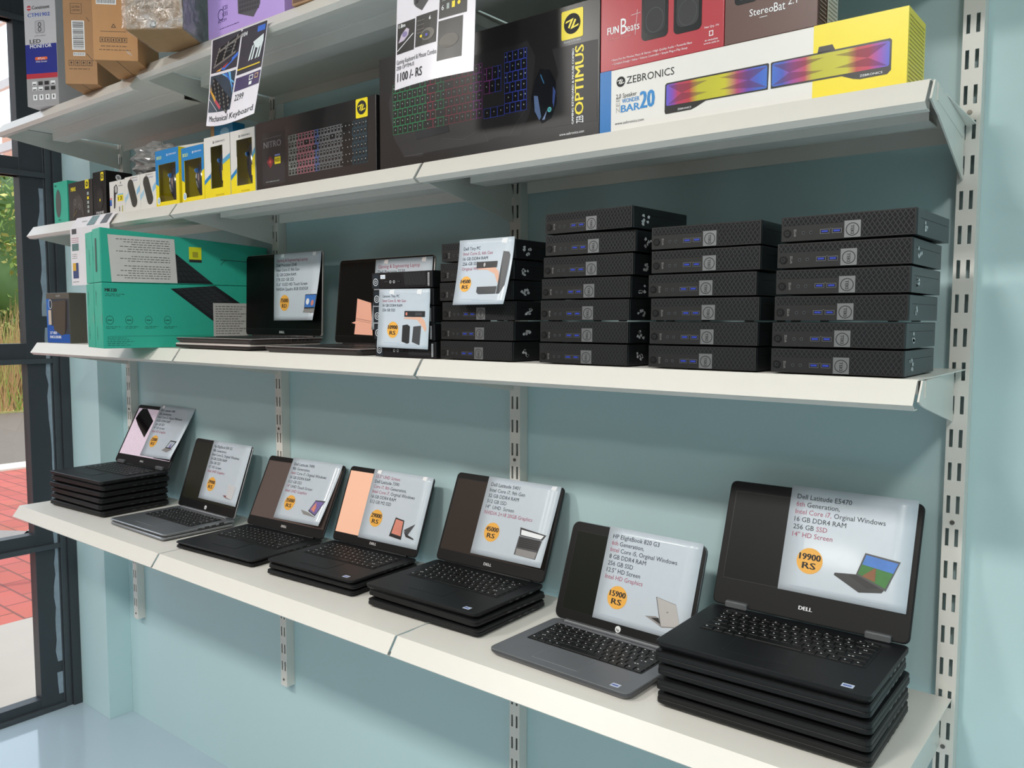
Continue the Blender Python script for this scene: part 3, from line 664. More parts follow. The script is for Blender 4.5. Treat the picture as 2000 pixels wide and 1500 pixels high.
# 5401
z = stack(2, .3254, .2403, .0186, 'black', -.9575, -.2282, .5, 'of the stack marked 45000')
t, ML = open_laptop('open black laptop in the middle of the lowest shelf, screen sheet reads 45000', .3254, .2403, .0140, 22.9, .2231, 'black', (-.9615, -.2282, z), 1.16, 'DELL', 'bar', bez=(.008, .016, .030), screen=mat('#352d28', .35, spec=.2, noise=.05, scale=4))
sheet('price sheet reading 45000 RS taped on a black laptop screen', SW, .190, ['Dell Latitude 5401', 'Intel Core i7, 9th Gen', '32 GB DDR4 RAM', '512 GB SSD', '14"  UHD  Screen', [('NVIDIA 2+18 20GB Graphics', 'r')]], ('45000', 'RS'), pic_topdown, TM(ML, .048, -.0018, .0335), curl=.010, tape=(.195,))
# 7390
z = stack(2, .311, .2247, .0138, 'black', -1.3438, -.233, 2.4, 'of the stack marked 29000')
t, ML = open_laptop('open thin black laptop with painted peach reflection on its screen, sheet reads 29000', .311, .2247, .0115, 21.1, .2093, 'black', (-1.3438, -.233, z), 2.64, 'DELL', 'bar', bez=(.006, .013, .026), lt=.005, screen=mat('#e2b096', .2, noise=.06, scale=6, emis=.30))  # peach reflection put into the screen's colour and emission
sheet('price sheet reading 29000 RS taped on the laptop screen with painted peach reflection', SW, .187, [[('13.3" UHD Screen', 'r')], 'Dell Latitude 7390', [('Core i7, 8th', 'r'), ('Generation,', 'n')], [('Intel Core i7,', 'r'), ('Orginal Windows', 'n')], '16 GB DDR4 RAM', '512 GB M2 SSD'], ('29000', 'RS'), pic_yoga, TM(ML, .047, -.0018, .0225), curl=.001, tape=(.02, .185))
# 7490
z = stack(1, .3366, .2477, .0108, 'black', -1.7372, -.2394, 3.4, 'directly under the one marked 35000')
t, ML = open_laptop('open black laptop with brownish screen, third from the window, sheet reads 35000', .3366, .2477, .0092, 26.0, .2209, 'black', (-1.7372, -.2394, z), 3.76, 'DELL', 'bar', bez=(.007, .016, .030), sticker=False, lt=.005, screen=mat('#60524e', .35, spec=.2, noise=.06, scale=5))
sheet('price sheet reading 35000 RS taped on the brownish laptop screen', SW, .188, ['Dell Latitude 7490', '8th Generation,', [('Intel', 'r'), ('Core i7, Orginal Windows', 'n')], '16 GB DDR4 RAM', '512 GB SSD', [('14"', 'r'), ('UHD Touch Screen', 'n')], [('Intel UHD Graphics', 'r')]], ('35000', 'RS'), pic_side, TM(ML, .050, -.0018, .0350), badge=(.049, .052), curl=.018, tape=False)
# HP 830
z = stack(1, .330, .2356, .0108, 'silver', -2.146, -.2436, -.4, 'directly under the open silver laptop')
t, ML = open_laptop('open silver laptop with black screen border, second from the window on the lowest shelf', .330, .2356, .0095, 19.3, .2331, 'silver', (-2.146, -.2436, z), .17, None, 'strip', bez=(.012, .014, .032), sticker=False, mark='hp', lt=.005, screen=mat('#26271f', .35, spec=.2, noise=.1, scale=5))
sheet('price sheet taped on the silver laptop screen', SW, .194, ['Hp EligtBook 830 G5', '8th Generation,', [('Intel Core i5, Orginal Windows', 'n')], '16 GB DDR4 RAM', '256 GB SSD', [('13" HD Screen', 'n')], [('Intel UHD Graphics', 'r')]], ('29900', 'RS'), pic_white, TM(ML, .052, -.0018, .0400), badge=(.052, .052), curl=.001, tape=False)
# far left
z = stack(5, .348, .240, .0205, 'black', -2.5873, -.2276, 2.3, 'of the stack nearest the window', jit=2.5)
t, ML = open_laptop('open black laptop on the tall stack nearest the window, leaning far back', .348, .240, .0155, 27.5, .228, 'black', (-2.5873, -.2276, z), 2.69, 'DELL', 'blocks', sticker=False, bez=(.010, .014, .034), lt=.005, screen=mat('#dcc9d8', .12, noise=.12, scale=90, emis=.22))  # pale pink reflection imitated by a glowing screen colour
a = Art(.0002); BK = mat('#08080a', .08, noise=0); a.poly([(-.150, .196), (-.138, .213), (-.107, .2135), (-.036, .170), (-.048, .104), (-.122, .147), (-.157, .172)], BK); a.rect(.062, .036, .162, .047, BK); a.build('painted_reflection', [c for c in kids(t) if c.name.startswith('lid')][0], (0, -.0012, 0))  # dark shapes of that reflection, drawn flat on the screen
sheet('small blurred price sheet taped on the laptop screen nearest the window', SW, .196, ['Dell Latitude 5480', '6th Generation,', [('Intel Core i5, Orginal Windows', 'n')], '8 GB DDR4 RAM', '256 GB SSD', [('14" HD Screen', 'n')], [('Intel HD Graphics', 'r')]], ('22000', 'RS'), pic_flat, TM(ML, .080, -.0018, .0380), curl=.016, tape=(.02,))

# shelf 3: two thin laptops
Z3 = LV[3][0]; G3 = 'thin laptops on the third shelf'
closed_laptop('closed thin dark laptop with silver edges, under the open one marked 75000', .360, .235, .0165, 'thin', (-1.745, -.2255, Z3+.0003), 0, G3)
t, ML = open_laptop('open thin glossy black laptop standing upright beside the green boxes, sheet reads 75000', .360, .235, .0140, 2.0, .238, 'thin', (-1.735, -.2275, Z3+.0172), 0, 'DELL', 'bar', bez=(.005, .008, .022), group=G3, sticker=False, lt=.006, screen=SCRD)
sheet('price sheet reading 75000 RD taped on the upright glossy laptop', .214, .190, [[('Gaming & Engineering Laptop', 'r')], 'Dell Precision 5540', 'Intel Core i7, 9th Gen', '32 GB DDR4 RAM', '1TB SSD GB SSD', '15.6" OLED HD Touch Screen', 'NVIDIA Quadro 8GB 3D/DGX'], ('75000', 'RD'), pic_blue, TM(ML, .069, -.0018, .0460), curl=.028, badge=(.052, .050))
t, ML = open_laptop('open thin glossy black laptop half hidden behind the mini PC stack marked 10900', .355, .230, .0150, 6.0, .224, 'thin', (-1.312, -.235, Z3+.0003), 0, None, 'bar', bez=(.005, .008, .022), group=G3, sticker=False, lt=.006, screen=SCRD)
a = Art(.0002); a.poly([(-.095, .120), (-.040, .108), (-.026, .024), (-.098, .026), (-.096, .053), (-.112, .056), (-.096, .060)], mat('#dfa48e', .25, noise=.08, scale=8, emis=.25)); a.line(-.096, .068, -.034, .060, .0014, mat('#a87868', .3), 1); a.line(-.096, .064, -.034, .055, .0014, mat('#c48f7c', .3), 1); a.build('painted_reflection', [c for c in kids(t) if c.name.startswith('lid')][0], (0, -.0012, 0))  # peach reflection drawn as a faintly glowing shape on the dark screen
sheet('price sheet with only its top heading visible above the mini PC stack', .205, .180, [[('Gaming & Engineering Laptop', 'r')], 'Dell Precision 5530'], None, pic_blue, TM(ML, .070, -.0018, .0390), curl=.0005, fs=.0092)

# ================================================================== MINI PCs
CASE = mat('#333538', .36, metal=.7, noise=.05, scale=90); FACE = mat('#111213', .5, noise=.06, scale=90); GRID = mat('#26282b', .45); HOLE = mat('#040405', .8)
BADGE = mat('#8f9294', .35, metal=.7, noise=.03); USB = mat('#2b3fa8', .4, noise=0); CASES = mat('#5a5d60', .36, metal=.5, noise=.05)
PW, PD_, PH = .187, .178, .0377
def lattice(b, x0, x1, z0, z1, px, pz, t, m, y0, y1):
    """diamond mesh of thin raised bars clipped to a rectangle"""
    n = int((x1-x0)/px)+int((z1-z0)/pz)+4; s = pz/px
    for sg in (1, -1):
        for k in range(-n, n*2):
            c = x0+k*px   # line z - z0 = sg*s*(x-c)
            pts = []
            for x in (x0, x1):
                z = z0+sg*s*(x-c)
                if z0 <= z <= z1: pts.append((x, z))
            for z in (z0, z1):
                x = c+(z-z0)/(sg*s)
                if x0 < x < x1: pts.append((x, z))
            if len(pts) < 2: continue
            (xa, za), (xb, zb) = pts[0], pts[1]; d = Vector((xb-xa, zb-za))
            if d.length < .001: continue
            nn = Vector((-d.y, d.x)).normalized()*t/2
            q = [(xa-nn.x, za-nn.y), (xb-nn.x, zb-nn.y), (xb+nn.x, zb+nn.y), (xa+nn.x, za+nn.y)]
            i = [b.addv((x, y0, z)) for x, z in q]; b.face(i, m)
def mini_pc():
    t = thing('mini_pc', 'x', 'computer'); b = MB(); f = .0018; W, D, H = PW, PD_, PH
    b.rings([(rr(0, W, .004, D, .002), f), (rr(0, W, .004, D, .002), H-.0008), (rr(.0008, W-.0008, .0048, D-.0008, .0015), H)], CASE)
    b.box(-.0002, W+.0002, .020, D-.012, H*.66, H*.66+.0006, HOLE); b.build('case', t)
    b = MB(); fx = .0925/.187*W
    b.rings([(rr(.0004, W-.0004, 0, .004, .0006), f+.0002), (rr(.0004, W-.0004, 0, .004, .0006), H-.0002)], FACE); b.build('front_bezel', t)
    b = MB(); y = -.0003
    b.box(.003, W-.003, y, .0001, H*.66, H-.0022, HOLE); b.box(fx+.024, W-.003, y, .0001, f+.002, H*.66, HOLE)
    lattice(b, .003, W-.003, H*.66, H-.0022, .0068, .0100, .0011, GRID, y-.0006, 0)
    lattice(b, fx+.024, W-.003, f+.002, H*.66, .0068, .0100, .0011, GRID, y-.0006, 0)
    b.build('front_grille', t)
    b = MB(); b.box(fx, fx+.0225, -.0012, 0, f+.001, f+.0245, BADGE); g = b.build('badge', t)
    a = Art(.0001); cx, cz = fx+.01125, f+.0122; a.ring(cx, cz, .0092, .0092, .0011, INK); a.text('DELL', cx+.0022, cz, .0046, INK, 1, rot=90, align='c', bold=.0002, w=.0125); a.build('badge_logo', g, (0, -.0012, 0))
    for ux in (.058, .075):
        b = MB(); b.box(ux, ux+.0135, -.0005, 0, f+.0085, f+.0150, mat('#8a8d90', .3, metal=.8)); b.box(ux+.0008, ux+.0127, -.0007, 0, f+.0093, f+.0142, HOLE); b.box(ux+.0022, ux+.0113, -.0009, 0, f+.0105, f+.0132, USB); b.build('usb_port', t)
    for ux in (.034, .045):
        b = MB(); b.cyl((ux, -.0006, f+.0115), .0024, .0006, DK2, 'y', 14); b.cyl((ux, -.0008, f+.0115), .0014, .0003, HOLE, 'y', 12); b.build('audio_jack', t)
    b = MB(); b.cyl((.0095, -.0010, f+.0120), .0058, .001, mat('#101112', .3), 'y', 20); b.build('power_button', t)
    a = Art(.0001); a.ring(.0095, f+.0120, .0026, .0026, .0005, DK2, 0, 14); a.text('WYSE', .0235, f+.0118, .0036, SIL2, 0, rot=90, align='c', w=.011); a.text('SS', .0725, f+.015, .0012, SIL2, 0, w=.002); a.build('front_marks', t, (0, -.0011, 0))
    for x in (.02, W-.03):
        for y in (.015, D-.03): b = MB(); b.cbox(x, x+.012, y, y+.010, 0, f+.0005, BLACK, .0006); b.build('foot', t)
    return t
def torn_label(parent, seed):
    R = random.Random(seed); b = MB()
    for k in range(6):
        cy = .030+R.uniform(0, .022); cz = .010+R.uniform(0, .014); n = 7
        b.poly([(PW+.0004, cy+R.uniform(.4, 1)*.006*math.cos(6.28*i/n), cz+R.uniform(.4, 1)*.004*math.sin(6.28*i/n)) for i in range(n)], mat('#c9ccd0', .3, noise=0))
    b.build('torn_label', parent)
proto = mini_pc()
ORD = {6: ('bottom', 'second from the bottom', 'third from the bottom', 'third from the top', 'second from the top', 'top'), 7: ('bottom', 'second from the bottom', 'third from the bottom', 'middle', 'third from the top', 'second from the top', 'top'), 5: ('bottom', 'second from the bottom', 'middle', 'second from the top', 'top')}
cols = [
 (6, [(-.2003, 0), (-.1997, 0), (-.1970, .4), (-.1955, 0), (-.1945, .3), (-.1895, -1.5)], 'in the rightmost stack'),
 (6, [(-.4102, 0), (-.4088, .3), (-.4070, 0), (-.4120, 0), (-.4070, 0), (-.4075, .6)], 'in the second stack from the right'),
 (7, [(-.6380, 0), (-.6363, 0), (-.6356, .3), (-.6330, 0), (-.6290, .5), (-.6250, .5), (-.6252, -3.0)], 'in the tallest stack'),
 (6, [(-.8891, 0), (-.8871, .5), (-.8834, 0), (-.8900, 0), (-.8880, 0), (-.8843, 0)], 'in the stack behind the sheet marked 14500'),
]
first = True
for n, xs, where in cols:
    for i, (x, ry) in enumerate(xs):
        lab = '%s black mini PC %s' % (ORD[n][i], where); loc = (x, -.345, Z3+.0004+i*.0387)
        if first: o = proto; o.location = loc; o.rotation_euler = (0, 0, ry*D2R); o['label'] = lab; o['group'] = 'black mini PCs'; first = False
        else: o = copy_tree(proto, loc, ry, lab, 'black mini PCs')
        for c in kids(o):
            if c.name.startswith('foot'): c.scale = (1, 1, 1.5) if False else (1, 1, 1)
for n, xs, where in cols: pass
for o in [o for o in bpy.data.objects if o.get('category') == 'computer' and ('rightmost' in o['label'] or 'tallest' in o['label'] or '14500' in o['label'])]: torn_label(o, int(abs(o.location.z)*3000+abs(o.location.x)*777))

def tiny_pc():
    t = thing('tiny_pc', 'x', 'computer'); W, D, H = .183, .180, .0350; f = .0012; M_ = mat('#15161a', .35, noise=.05)
    b = MB(); b.rings([(rr(0, W, .003, D, .002), f), (rr(0, W, .003, D, .002), H)], mat('#121315', .45, metal=.2)); b.build('case', t)
    b = MB(); b.rings([(rr(0, W, 0, .006, .001), f), (rr(0, W, 0, .006, .001), H-.0003)], M_); b.box(.004, .024, -.0006, 0, .003, H-.003, mat('#1f2a33', .35)); b.build('front_bezel', t)
    b = MB()
    for k in range(17): x = .098+k*.0038; b.poly(((x+.004, -.0004, .006), (x+.0060, -.0004, .006), (x+.0020, -.0004, H-.003), (x, -.0004, H-.003)), HOLE)
    for k in range(17): x = .1002+k*.0038; b.poly(((x+.004, -.0006, .006), (x+.0054, -.0006, .006), (x+.0014, -.0006, H-.003), (x, -.0006, H-.003)), mat('#3a3b3e', .4))
    b.build('vent_slats', t)
    a = Art(.0002); a.ring(.013, .0150, .0078, .0078, .0013, WHT); a.ring(.013, .0150, .0034, .0034, .0010, WHT); a.build('power_ring', t, (0, -.0006, 0))
    b = MB()
    for x, w_ in ((.038, .015), (.078, .012)): b.box(x, x+w_, -.0006, 0, .012, .0165, HOLE); b.box(x+.002, x+w_-.002, -.0008, 0, .0145, .0155, DK2)
    b.build('usb_port', t)
    a = Art(.0002); a.ring(.059, .0145, .0030, .0030, .0009, WHT, 0, 16); a.ring(.070, .0145, .0030, .0030, .0009, WHT, 0, 16); a.build('audio_jack', t, (0, -.0002, 0))
    a = Art(.0002); a.rect(W-.013, .004, W-.008, H-.004, mat('#a9abae', .35), 0); a.text('Lenovo', W-.009, .006, .0034, INK, 1, rot=90, w=.022); a.build('name_plate', t, (0, -.0003, 0))
    for x in (.02, W-.03):
        for y in (.015, D-.03): b = MB(); b.cbox(x, x+.012, y, y+.010, 0, f+.0003, BLACK, .0004); b.build('foot', t)
    return t
tp = tiny_pc()
for i, x in enumerate((-1.0840, -1.0880, -1.0895, -1.0905, -1.0935)):
    lab = '%s slim black mini PC of the stack behind the sheet marked 10900' % ORD[5][i]; loc = (x, -.345, Z3+.0004+i*.0364)
    if i == 0: tp.location = loc; tp['label'] = lab; tp['group'] = 'slim mini PCs with slanted vents'; o = tp
    else: o = copy_tree(tp, loc, 0, lab, 'slim mini PCs with slanted vents')
    if i == 4:
        a = Art(); a.rect(.028, .0215, .043, .030, WHT, 1); a.text('TG-4', .030, .0235, .0040, SKYB, 2, w=.011); a.build('white_sticker', o)
def flatM(x, y, z, lean=0, yawd=0, rolld=0): return Matrix.Translation((x, y, z)) @ Matrix.Rotation(yawd*D2R, 4, 'Z') @ Matrix.Rotation(-lean*D2R, 4, 'X') @ Matrix.Rotation(rolld*D2R, 4, 'Y')
sheet('price sheet reading 10900 RS on the slim mini PC stack', .152, .124, ['Lenovo Tiny PC', [('Intel Core i5, 4th Gen', 'r')], '16 GB DDR4 RAM', '256 GB SSD'], ('10900', 'RS'), pic_tiny, flatM(-.9905, -.3495, .0855, 0, 0, .8), curl=(.008, .006), fs=.0058, ls=.0098, badge=(.047, .038), pr=.0170, top=.012)
sheet('tilted price sheet reading 14500 RS hung over the mini PC stack left of the tallest', .138, .126, ['Dell Tiny PC', [('Intel Core i5, 6th Gen', 'r')], '16 GB DDR4 RAM', '256 GB SSD', [('Original Windows', 'r')]], ('14500', 'RS'), pic_tower, flatM(-.7620, -.3490, .1740, 0, 0, 0), curl=(.022, .034), fs=.0062, ls=.0098, badge=(.026, .040), pr=.0150, top=.014, tape=(.115,))

# ================================================================== CARTONS
def carton(name, label, cat, pos, ang, w, d, h, m, group=None, side=None, top=None, c=.0008, bump=True):
    t = thing(name, label, cat, pos, ang, group)
    b = MB(); b.cbox(0, w, 0, d, 0, h, m, c); b.build('carton', t); return t
Z2 = LV[2][0]; YF = -.334
YEL = mat('#f2dc1e', .35, noise=.02); BLU = mat('#1483c8', .35, noise=.02); WHB = mat('#e4e2de', .35, noise=.02); BLKB = mat('#1d1c1d', .30, noise=.08); BLKD = mat('#0b0b0c', .3); OLIVE = mat('#c9be22', .5, noise=.05)
# -- right end: sound bar carton
t = carton('sound_bar_box', 'long white and yellow sound bar box at the right end of the second shelf', 'box', (-.517, YF, Z2+.0004), 0, .491, .092, .1045, WHB)
b = MB(); b.box(.364, .4914, -.0003, .0925, .0004, .1048, YEL); b.build('yellow_end', t)
b = MB(); b.box(-.0004, .0220, -.0003, .0925, .0004, .1048, mat('#0b70b8', .35)); b.build('blue_end', t)
a = Art(); a.zlogo(.041, .083, .0085, INK, WHB); a.text('ZEBRONICS', .0525, .0775, .0120, INK, 1, w=.0885)
a.text('2.0 Speaker', .032, .0560, .0072, INK, 1, w=.040); a.text('WONDER', .044, .0470, .0070, BLU, 1, w=.033, bold=.0002); a.text('BAR', .042, .0320, .0120, BLU, 1, w=.036, bold=.0006); a.text('20', .079, .0330, .0280, BLU, 1, w=.026, bold=.0014)
a.text('ZEB', .0395, .0320, .0075, mat('#a9a7a5', .5), 1, rot=90, w=.026); a.text('www.zebronics.com', .030, .0125, .0048, INK, 1, w=.056); a.build('front_text', t)
RB1 = gradient_mat('rainbow', ((0, '#5a52c8'), (.06, '#7a3fb0'), (.12, '#b02858'), (.24, '#b82a36'), (.33, '#b8b41a'), (.60, '#c4be1a'), (.72, '#b03a6c'), (.82, '#5a3aa6'), (.92, '#2f5cc0'), (1., '#2f6ac8')), 'X', .128, .296)
RB2 = gradient_mat('rainbow_mirrored', ((0, '#2f6ac8'), (.10, '#3a52b8'), (.2, '#a03a94'), (.30, '#b83a58'), (.37, '#b8b41a'), (.66, '#c4be1a'), (.74, '#b83a3a'), (.84, '#c02a54'), (.93, '#8a3fb0'), (1., '#4a58c8')), 'X', .303, .468)
a = Art()
a.poly([(.1245, .020), (.1265, .0165), (.172, .0170), (.181, .020), (.197, .0270), (.2975, .0270), (.2985, .0640), (.2965, .0655), (.1280, .0655), (.1250, .0630)], BLKD, 1)
a.poly([(.3020, .0270), (.405, .0270), (.421, .0205), (.430, .0185), (.4660, .0190), (.4710, .0240), (.4710, .0640), (.4685, .0665), (.3030, .0655), (.3010, .0640)], BLKD, 1)
a.poly([(.370, .065), (.372, .074), (.391, .074), (.395, .066)], BLKD, 1)
a.text('ZEBRONICS', .148, .0195, .0030, WHT, 2, w=.024); a.text('ZEBRONICS', .430, .0215, .0030, WHT, 2, w=.030); a.build('speaker_picture', t)
a = Art(); a.poly(rr(.1275, .2960, .0290, .0630, .003), RB1, 2); a.build('left_screen_picture', t)
a = Art(); a.poly(rr(.3035, .4685, .0295, .0635, .003), RB2, 2); a.build('right_screen_picture', t)
a = Art(); DR = mat('#7a3a52', .4, alpha=.35)
for x0, x1, x2 in ((.130, .155, .200), (.296, .268, .220), (.304, .330, .380), (.466, .440, .395)):
    a.poly([(x0, .031), (x1, .046), (x2, .040)], DR, 3); a.poly([(x0, .061), (x1, .046), (x2, .058)], DR, 3)
a.build('facet_shading', t)
a = Art()
for k in range(17): a.rect(.006, .008+k*.0054, .086, .0092+k*.0054, mat('#a9a24a', .5), 1)
a.build('side_text', t, (.4914, 0, 0), (0, 0, math.pi/2))
# -- red speaker carton and brown one on top of it
RDB = mat('#b22a38', .3, noise=.03)
t = carton('red_speaker_box', 'red speaker box resting on the long sound bar box, upper right', 'box', (-.518, YF+.001, Z2+.1054), 0, .2255, .088, .165, RDB)
a = Art(); a.text('FUN', .014, .0600, .0120, WHT, 1, w=.022, bold=.0004); a.text('B', .0400, .0560, .0260, WHT, 1, w=.012); a.text('eats', .0520, .0580, .0130, WHT, 1, w=.024)
a.line(.060, .083, .078, .084, .0006, WHT, 1); a.line(.072, .090, .068, .050, .0006, WHT, 1); a.text('USB Powered 2.0 Speaker', .0150, .0500, .0034, mat('#e39a98', .4), 1, w=.046)
a.text('• Extra Fun for Movies, Music & Games • High Quality Audio • Powerful Bass', .0220, .0150, .0034, WHT, 1, w=.150); a.text('• Compact Design • Inline • Volume Controller • Simple Plug-n-Play Setup', .0240, .0085, .0034, WHT, 1, w=.140)
a.frame(.201, .0200, .208, .0280, .0012, WHT, 1); a.text('e-waste', .194, .0130, .0034, WHT, 1, w=.022); a.text('www.zeb.in', .192, .0085, .0030, WHT, 1, w=.026); a.text('Net Qty 1N', .193, .0330, .0032, WHT, 1, w=.024); a.build('front_text', t)
a = Art(); SPK = mat('#15161a', .2, coat=.3)
for x0, v0 in ((.0800, .0360), (.1390, .0345)):
    a.poly(rr(x0, x0+.049, v0, .155, .008), SPK, 1); a.poly(rr(x0+.005, x0+.044, v0+.009, .150, .012), mat('#202227', .5), 2); a.ring(x0+.0245, v0+.030, .0165, .0200, .0010, mat('#3a3d44', .3), 3)
a.build('speaker_picture', t)
BRB = mat('#5a3a33', .35, noise=.04)
t = carton('brown_speaker_box', 'dark brown speaker box beside the red one, on the sound bar box', 'box', (-.2915, YF+.001, Z2+.1054), 0, .143, .088, .165, BRB)
a = Art(); a.text('Stereo', .040, .0350, .0105, WHT, 1, w=.037); a.text('Bat', .0780, .0340, .0130, WHT, 1, w=.017); a.text('2.1', .0990, .0390, .0105, WHT, 1, w=.0135); a.rect(.056, .0300, .068, .0308, WHT, 1); a.build('front_text', t)
a = Art(); a.poly(rr(.016, .052, .0560, .150, .006), SPK, 1); a.poly(rr(.021, .047, .0620, .145, .006), mat('#3a4756', .3), 2); a.build('speaker_picture', t)
a = Art(); a.rect(.038, .008, .084, .150, mat('#dedad4', .5), 1)
for k in range(22): a.rect(.042, .014+k*.006, .080, .0163+k*.006, mat('#9a948c', .5), 2)
for k in range(12): a.rect(.006, .012+k*.006, .034, .0138+k*.006, mat('#a08c80', .5), 1)
a.rect(.022, .080, .034, .094, WHT, 1); a.build('side_label', t, (.1435, 0, 0), (0, 0, math.pi/2))

# -- big black keyboard and mouse combo carton
def keypic(a, u0, u1, v0, v1, rows, cols, glow, keym, legm, gap=.0009, seed=1, skip=0.):
    R = random.Random(seed); n = len(glow)
    for i, g in enumerate(glow): a.rect(u0+(u1-u0)*i/n, v0, u0+(u1-u0)*(i+1)/n, v1, g, 1)
    cw = (u1-u0)/cols; rh = (v1-v0)/rows
    for r in range(rows):
        x = u0-(cw*.5*(r % 2)); 
        while x < u1-.001:
            wd = cw*(2 if R.random() < .06 else 1); xa = max(x, u0); xb = min(x+wd, u1)
            if xb-xa > cw*.3: a.rect(xa+gap, v0+r*rh+gap, xb-gap, v0+(r+1)*rh-gap, keym, 2); a.rect((xa+xb)/2-.0010, v0+(r+.5)*rh, (xa+xb)/2+.0012, v0+(r+.5)*rh+.0022, legm, 3)
            x += wd
t = carton('keyboard_combo_box', 'large black keyboard and mouse box with yellow lettering on the second shelf', 'box', (-1.0750, YF, Z2+.0004), 0, .556, .060, .2330, BLKB)
GG = mat('#23804f', .4, noise=0); GR_ = mat('#8e2a40', .4, noise=0); GB = mat('#3346a8', .4, noise=0); GP = mat('#8a3a8a', .4, noise=0); KM = mat('#0d0e10', .35, noise=0); LG = mat('#a9b4b0', .5, noise=0)
a = Art(); a.poly([(.028, .137), (.044, .063), (.074, .022), (.129, .016), (.131, .022), (.294, .022), (.33, .028), (.382, .023), (.405, .060), (.418, .160), (.40, .190), (.05, .190)], mat('#242325', .4), 0)
a.poly([(.107, .062), (.112, .052), (.204, .055), (.200, .068), (.107, .070)], mat('#34363a', .25), 2.5)
a.line(.18, .045, .24, .035, .0012, mat('#3a393b', .4), 1); a.line(.24, .035, .29, .050, .0012, mat('#3a393b', .4), 1); a.line(.29, .050, .305, .022, .0012, mat('#3a393b', .4), 1); a.line(.36, .030, .40, .075, .0012, mat('#3a393b', .4), 1); a.line(.074, .022, .13, .022, .001, mat('#4a494b', .4), 1)
a.build('keyboard_picture', t)
a = Art(); keypic(a, .042, .290, .070, .172, 6, 17, [GG, GG, GG, GG, GR_, GG, GR_, GR_, GR_, GP], KM, LG, gap=.0009, seed=3); a.build('main_keys_picture', t)
a = Art(); keypic(a, .294, .337, .112, .160, 2, 3, [GP, GB], KM, LG, seed=5); keypic(a, .294, .345, .066, .085, 1, 3, [GB], KM, LG, seed=5); a.build('cursor_keys_picture', t)
a = Art(); keypic(a, .345, .398, .068, .180, 6, 4, [GB, GB], KM, LG, seed=6); a.build('number_keys_picture', t)
a = Art(); a.poly([(.418, .118), (.428, .135), (.450, .130), (.464, .105), (.466, .070), (.455, .045), (.434, .038), (.418, .055), (.409, .085)], mat('#0c1016', .15, coat=.5), 3)
a.poly([(.415, .090), (.424, .088), (.432, .050), (.428, .044), (.417, .062)], mat('#5b6f94', .2), 4); a.poly([(.434, .044), (.445, .060), (.440, .044)], mat('#7f8fb4', .2), 4); a.poly([(.458, .100), (.464, .090), (.460, .062), (.457, .072)], mat('#3c4f86', .2), 4); a.line(.430, .125, .438, .108, .002, mat('#3c6f9a', .2), 4); a.zlogo(.4505, .0600, .0045, mat('#63c0c8', .3), BLKD, 4); a.build('mouse_picture', t)
a = Art(); a.poly([(.455, .165), (.552, .163), (.552, .026), (.432, .028), (.452, .080), (.470, .120)], mat('#29282a', .4), .5); a.build('grey_panel', t)
a = Art(); a.poly(rr(.4755, .5215, .1745, .2240, .003), YEL, 1); a.zlogo(.4985, .2000, .0175, INK, YEL, 2); a.text('Gamer\'s Dream', .4985, .1690, .0032, WHT, 1, align='c', w=.036); a.build('yellow_badge', t)
a = Art(); a.text('OPTIMUS', .5235, .0420, .0185, YEL, 2, rot=90, w=.1180, bold=.0007); a.text('ZEB', .5235, .0270, .0150, WHT, 2, rot=90, w=.0125); a.text('GAMING KEYBOARD & MOUSE COMBO', .5030, .0270, .0042, WHT, 2, rot=90, w=.1300, bold=.0002); a.text('www.zebronics.com', .4720, .0100, .0048, WHT, 1, w=.0530); a.build('front_text', t)
# -- smaller black keyboard carton
t = carton('mechanical_keyboard_box', 'black keyboard box with small yellow badge, left of the larger black box', 'box', (-1.5270, YF, Z2+.0004), 0, .441, .055, .1640, BLKB)
a = Art(); a.rect(.027, .010, .118, .136, mat('#2e2c2e', .4), 0); a.build('grey_panel', t)
a = Art(); a.text('NITRO', .034, .1000, .0150, mat('#8a8a8c', .35), 1, w=.070, bold=.0005); a.text('mechanical gaming keyboard', .034, .1220, .0034, mat('#7a7a7c', .4), 1, w=.070); a.text('www.zebronics.com', .040, .0170, .0036, LG, 1, w=.054); a.text('RED', .080, .0630, .0080, INK, 2, w=.018); a.build('front_text', t)
a = Art(); a.poly([(.045, .066), (.060, .080), (.075, .066), (.060, .050)], mat('#8a2a34', .4), 1); a.poly([(.054, .066), (.060, .072), (.066, .066), (.060, .060)], mat('#d05a4a', .4), 2); a.rect(.077, .058, .101, .075, YEL, 1); a.rect(.078, .077, .099, .081, mat('#7a8ad0', .4), 1); a.build('switch_mark', t)
a = Art(); S1 = mat('#6f7470', .45, noise=.5, scale=500); S2 = mat('#8a5a62', .45, noise=.5, scale=500); S3 = mat('#4c5a86', .45, noise=.5, scale=500); S4 = mat('#5c5c5e', .45, noise=.6, scale=500); S5 = mat('#17313c', .45, noise=.5, scale=300)
keypic(a, .132, .412, .024, .118, 6, 24, [S1, S1, S2, S2, S2, S2, S3, S4, S4, S4, S4, S4, BLKD, BLKD, S5, S5, S5], KM, LG, gap=.0022, seed=8); a.build('keyboard_picture', t)
a = Art(); a.poly(rr(.3760, .4150, .1215, .1625, .003), YEL, 1); a.zlogo(.3955, .1430, .0150, INK, YEL, 2); a.build('yellow_badge', t)

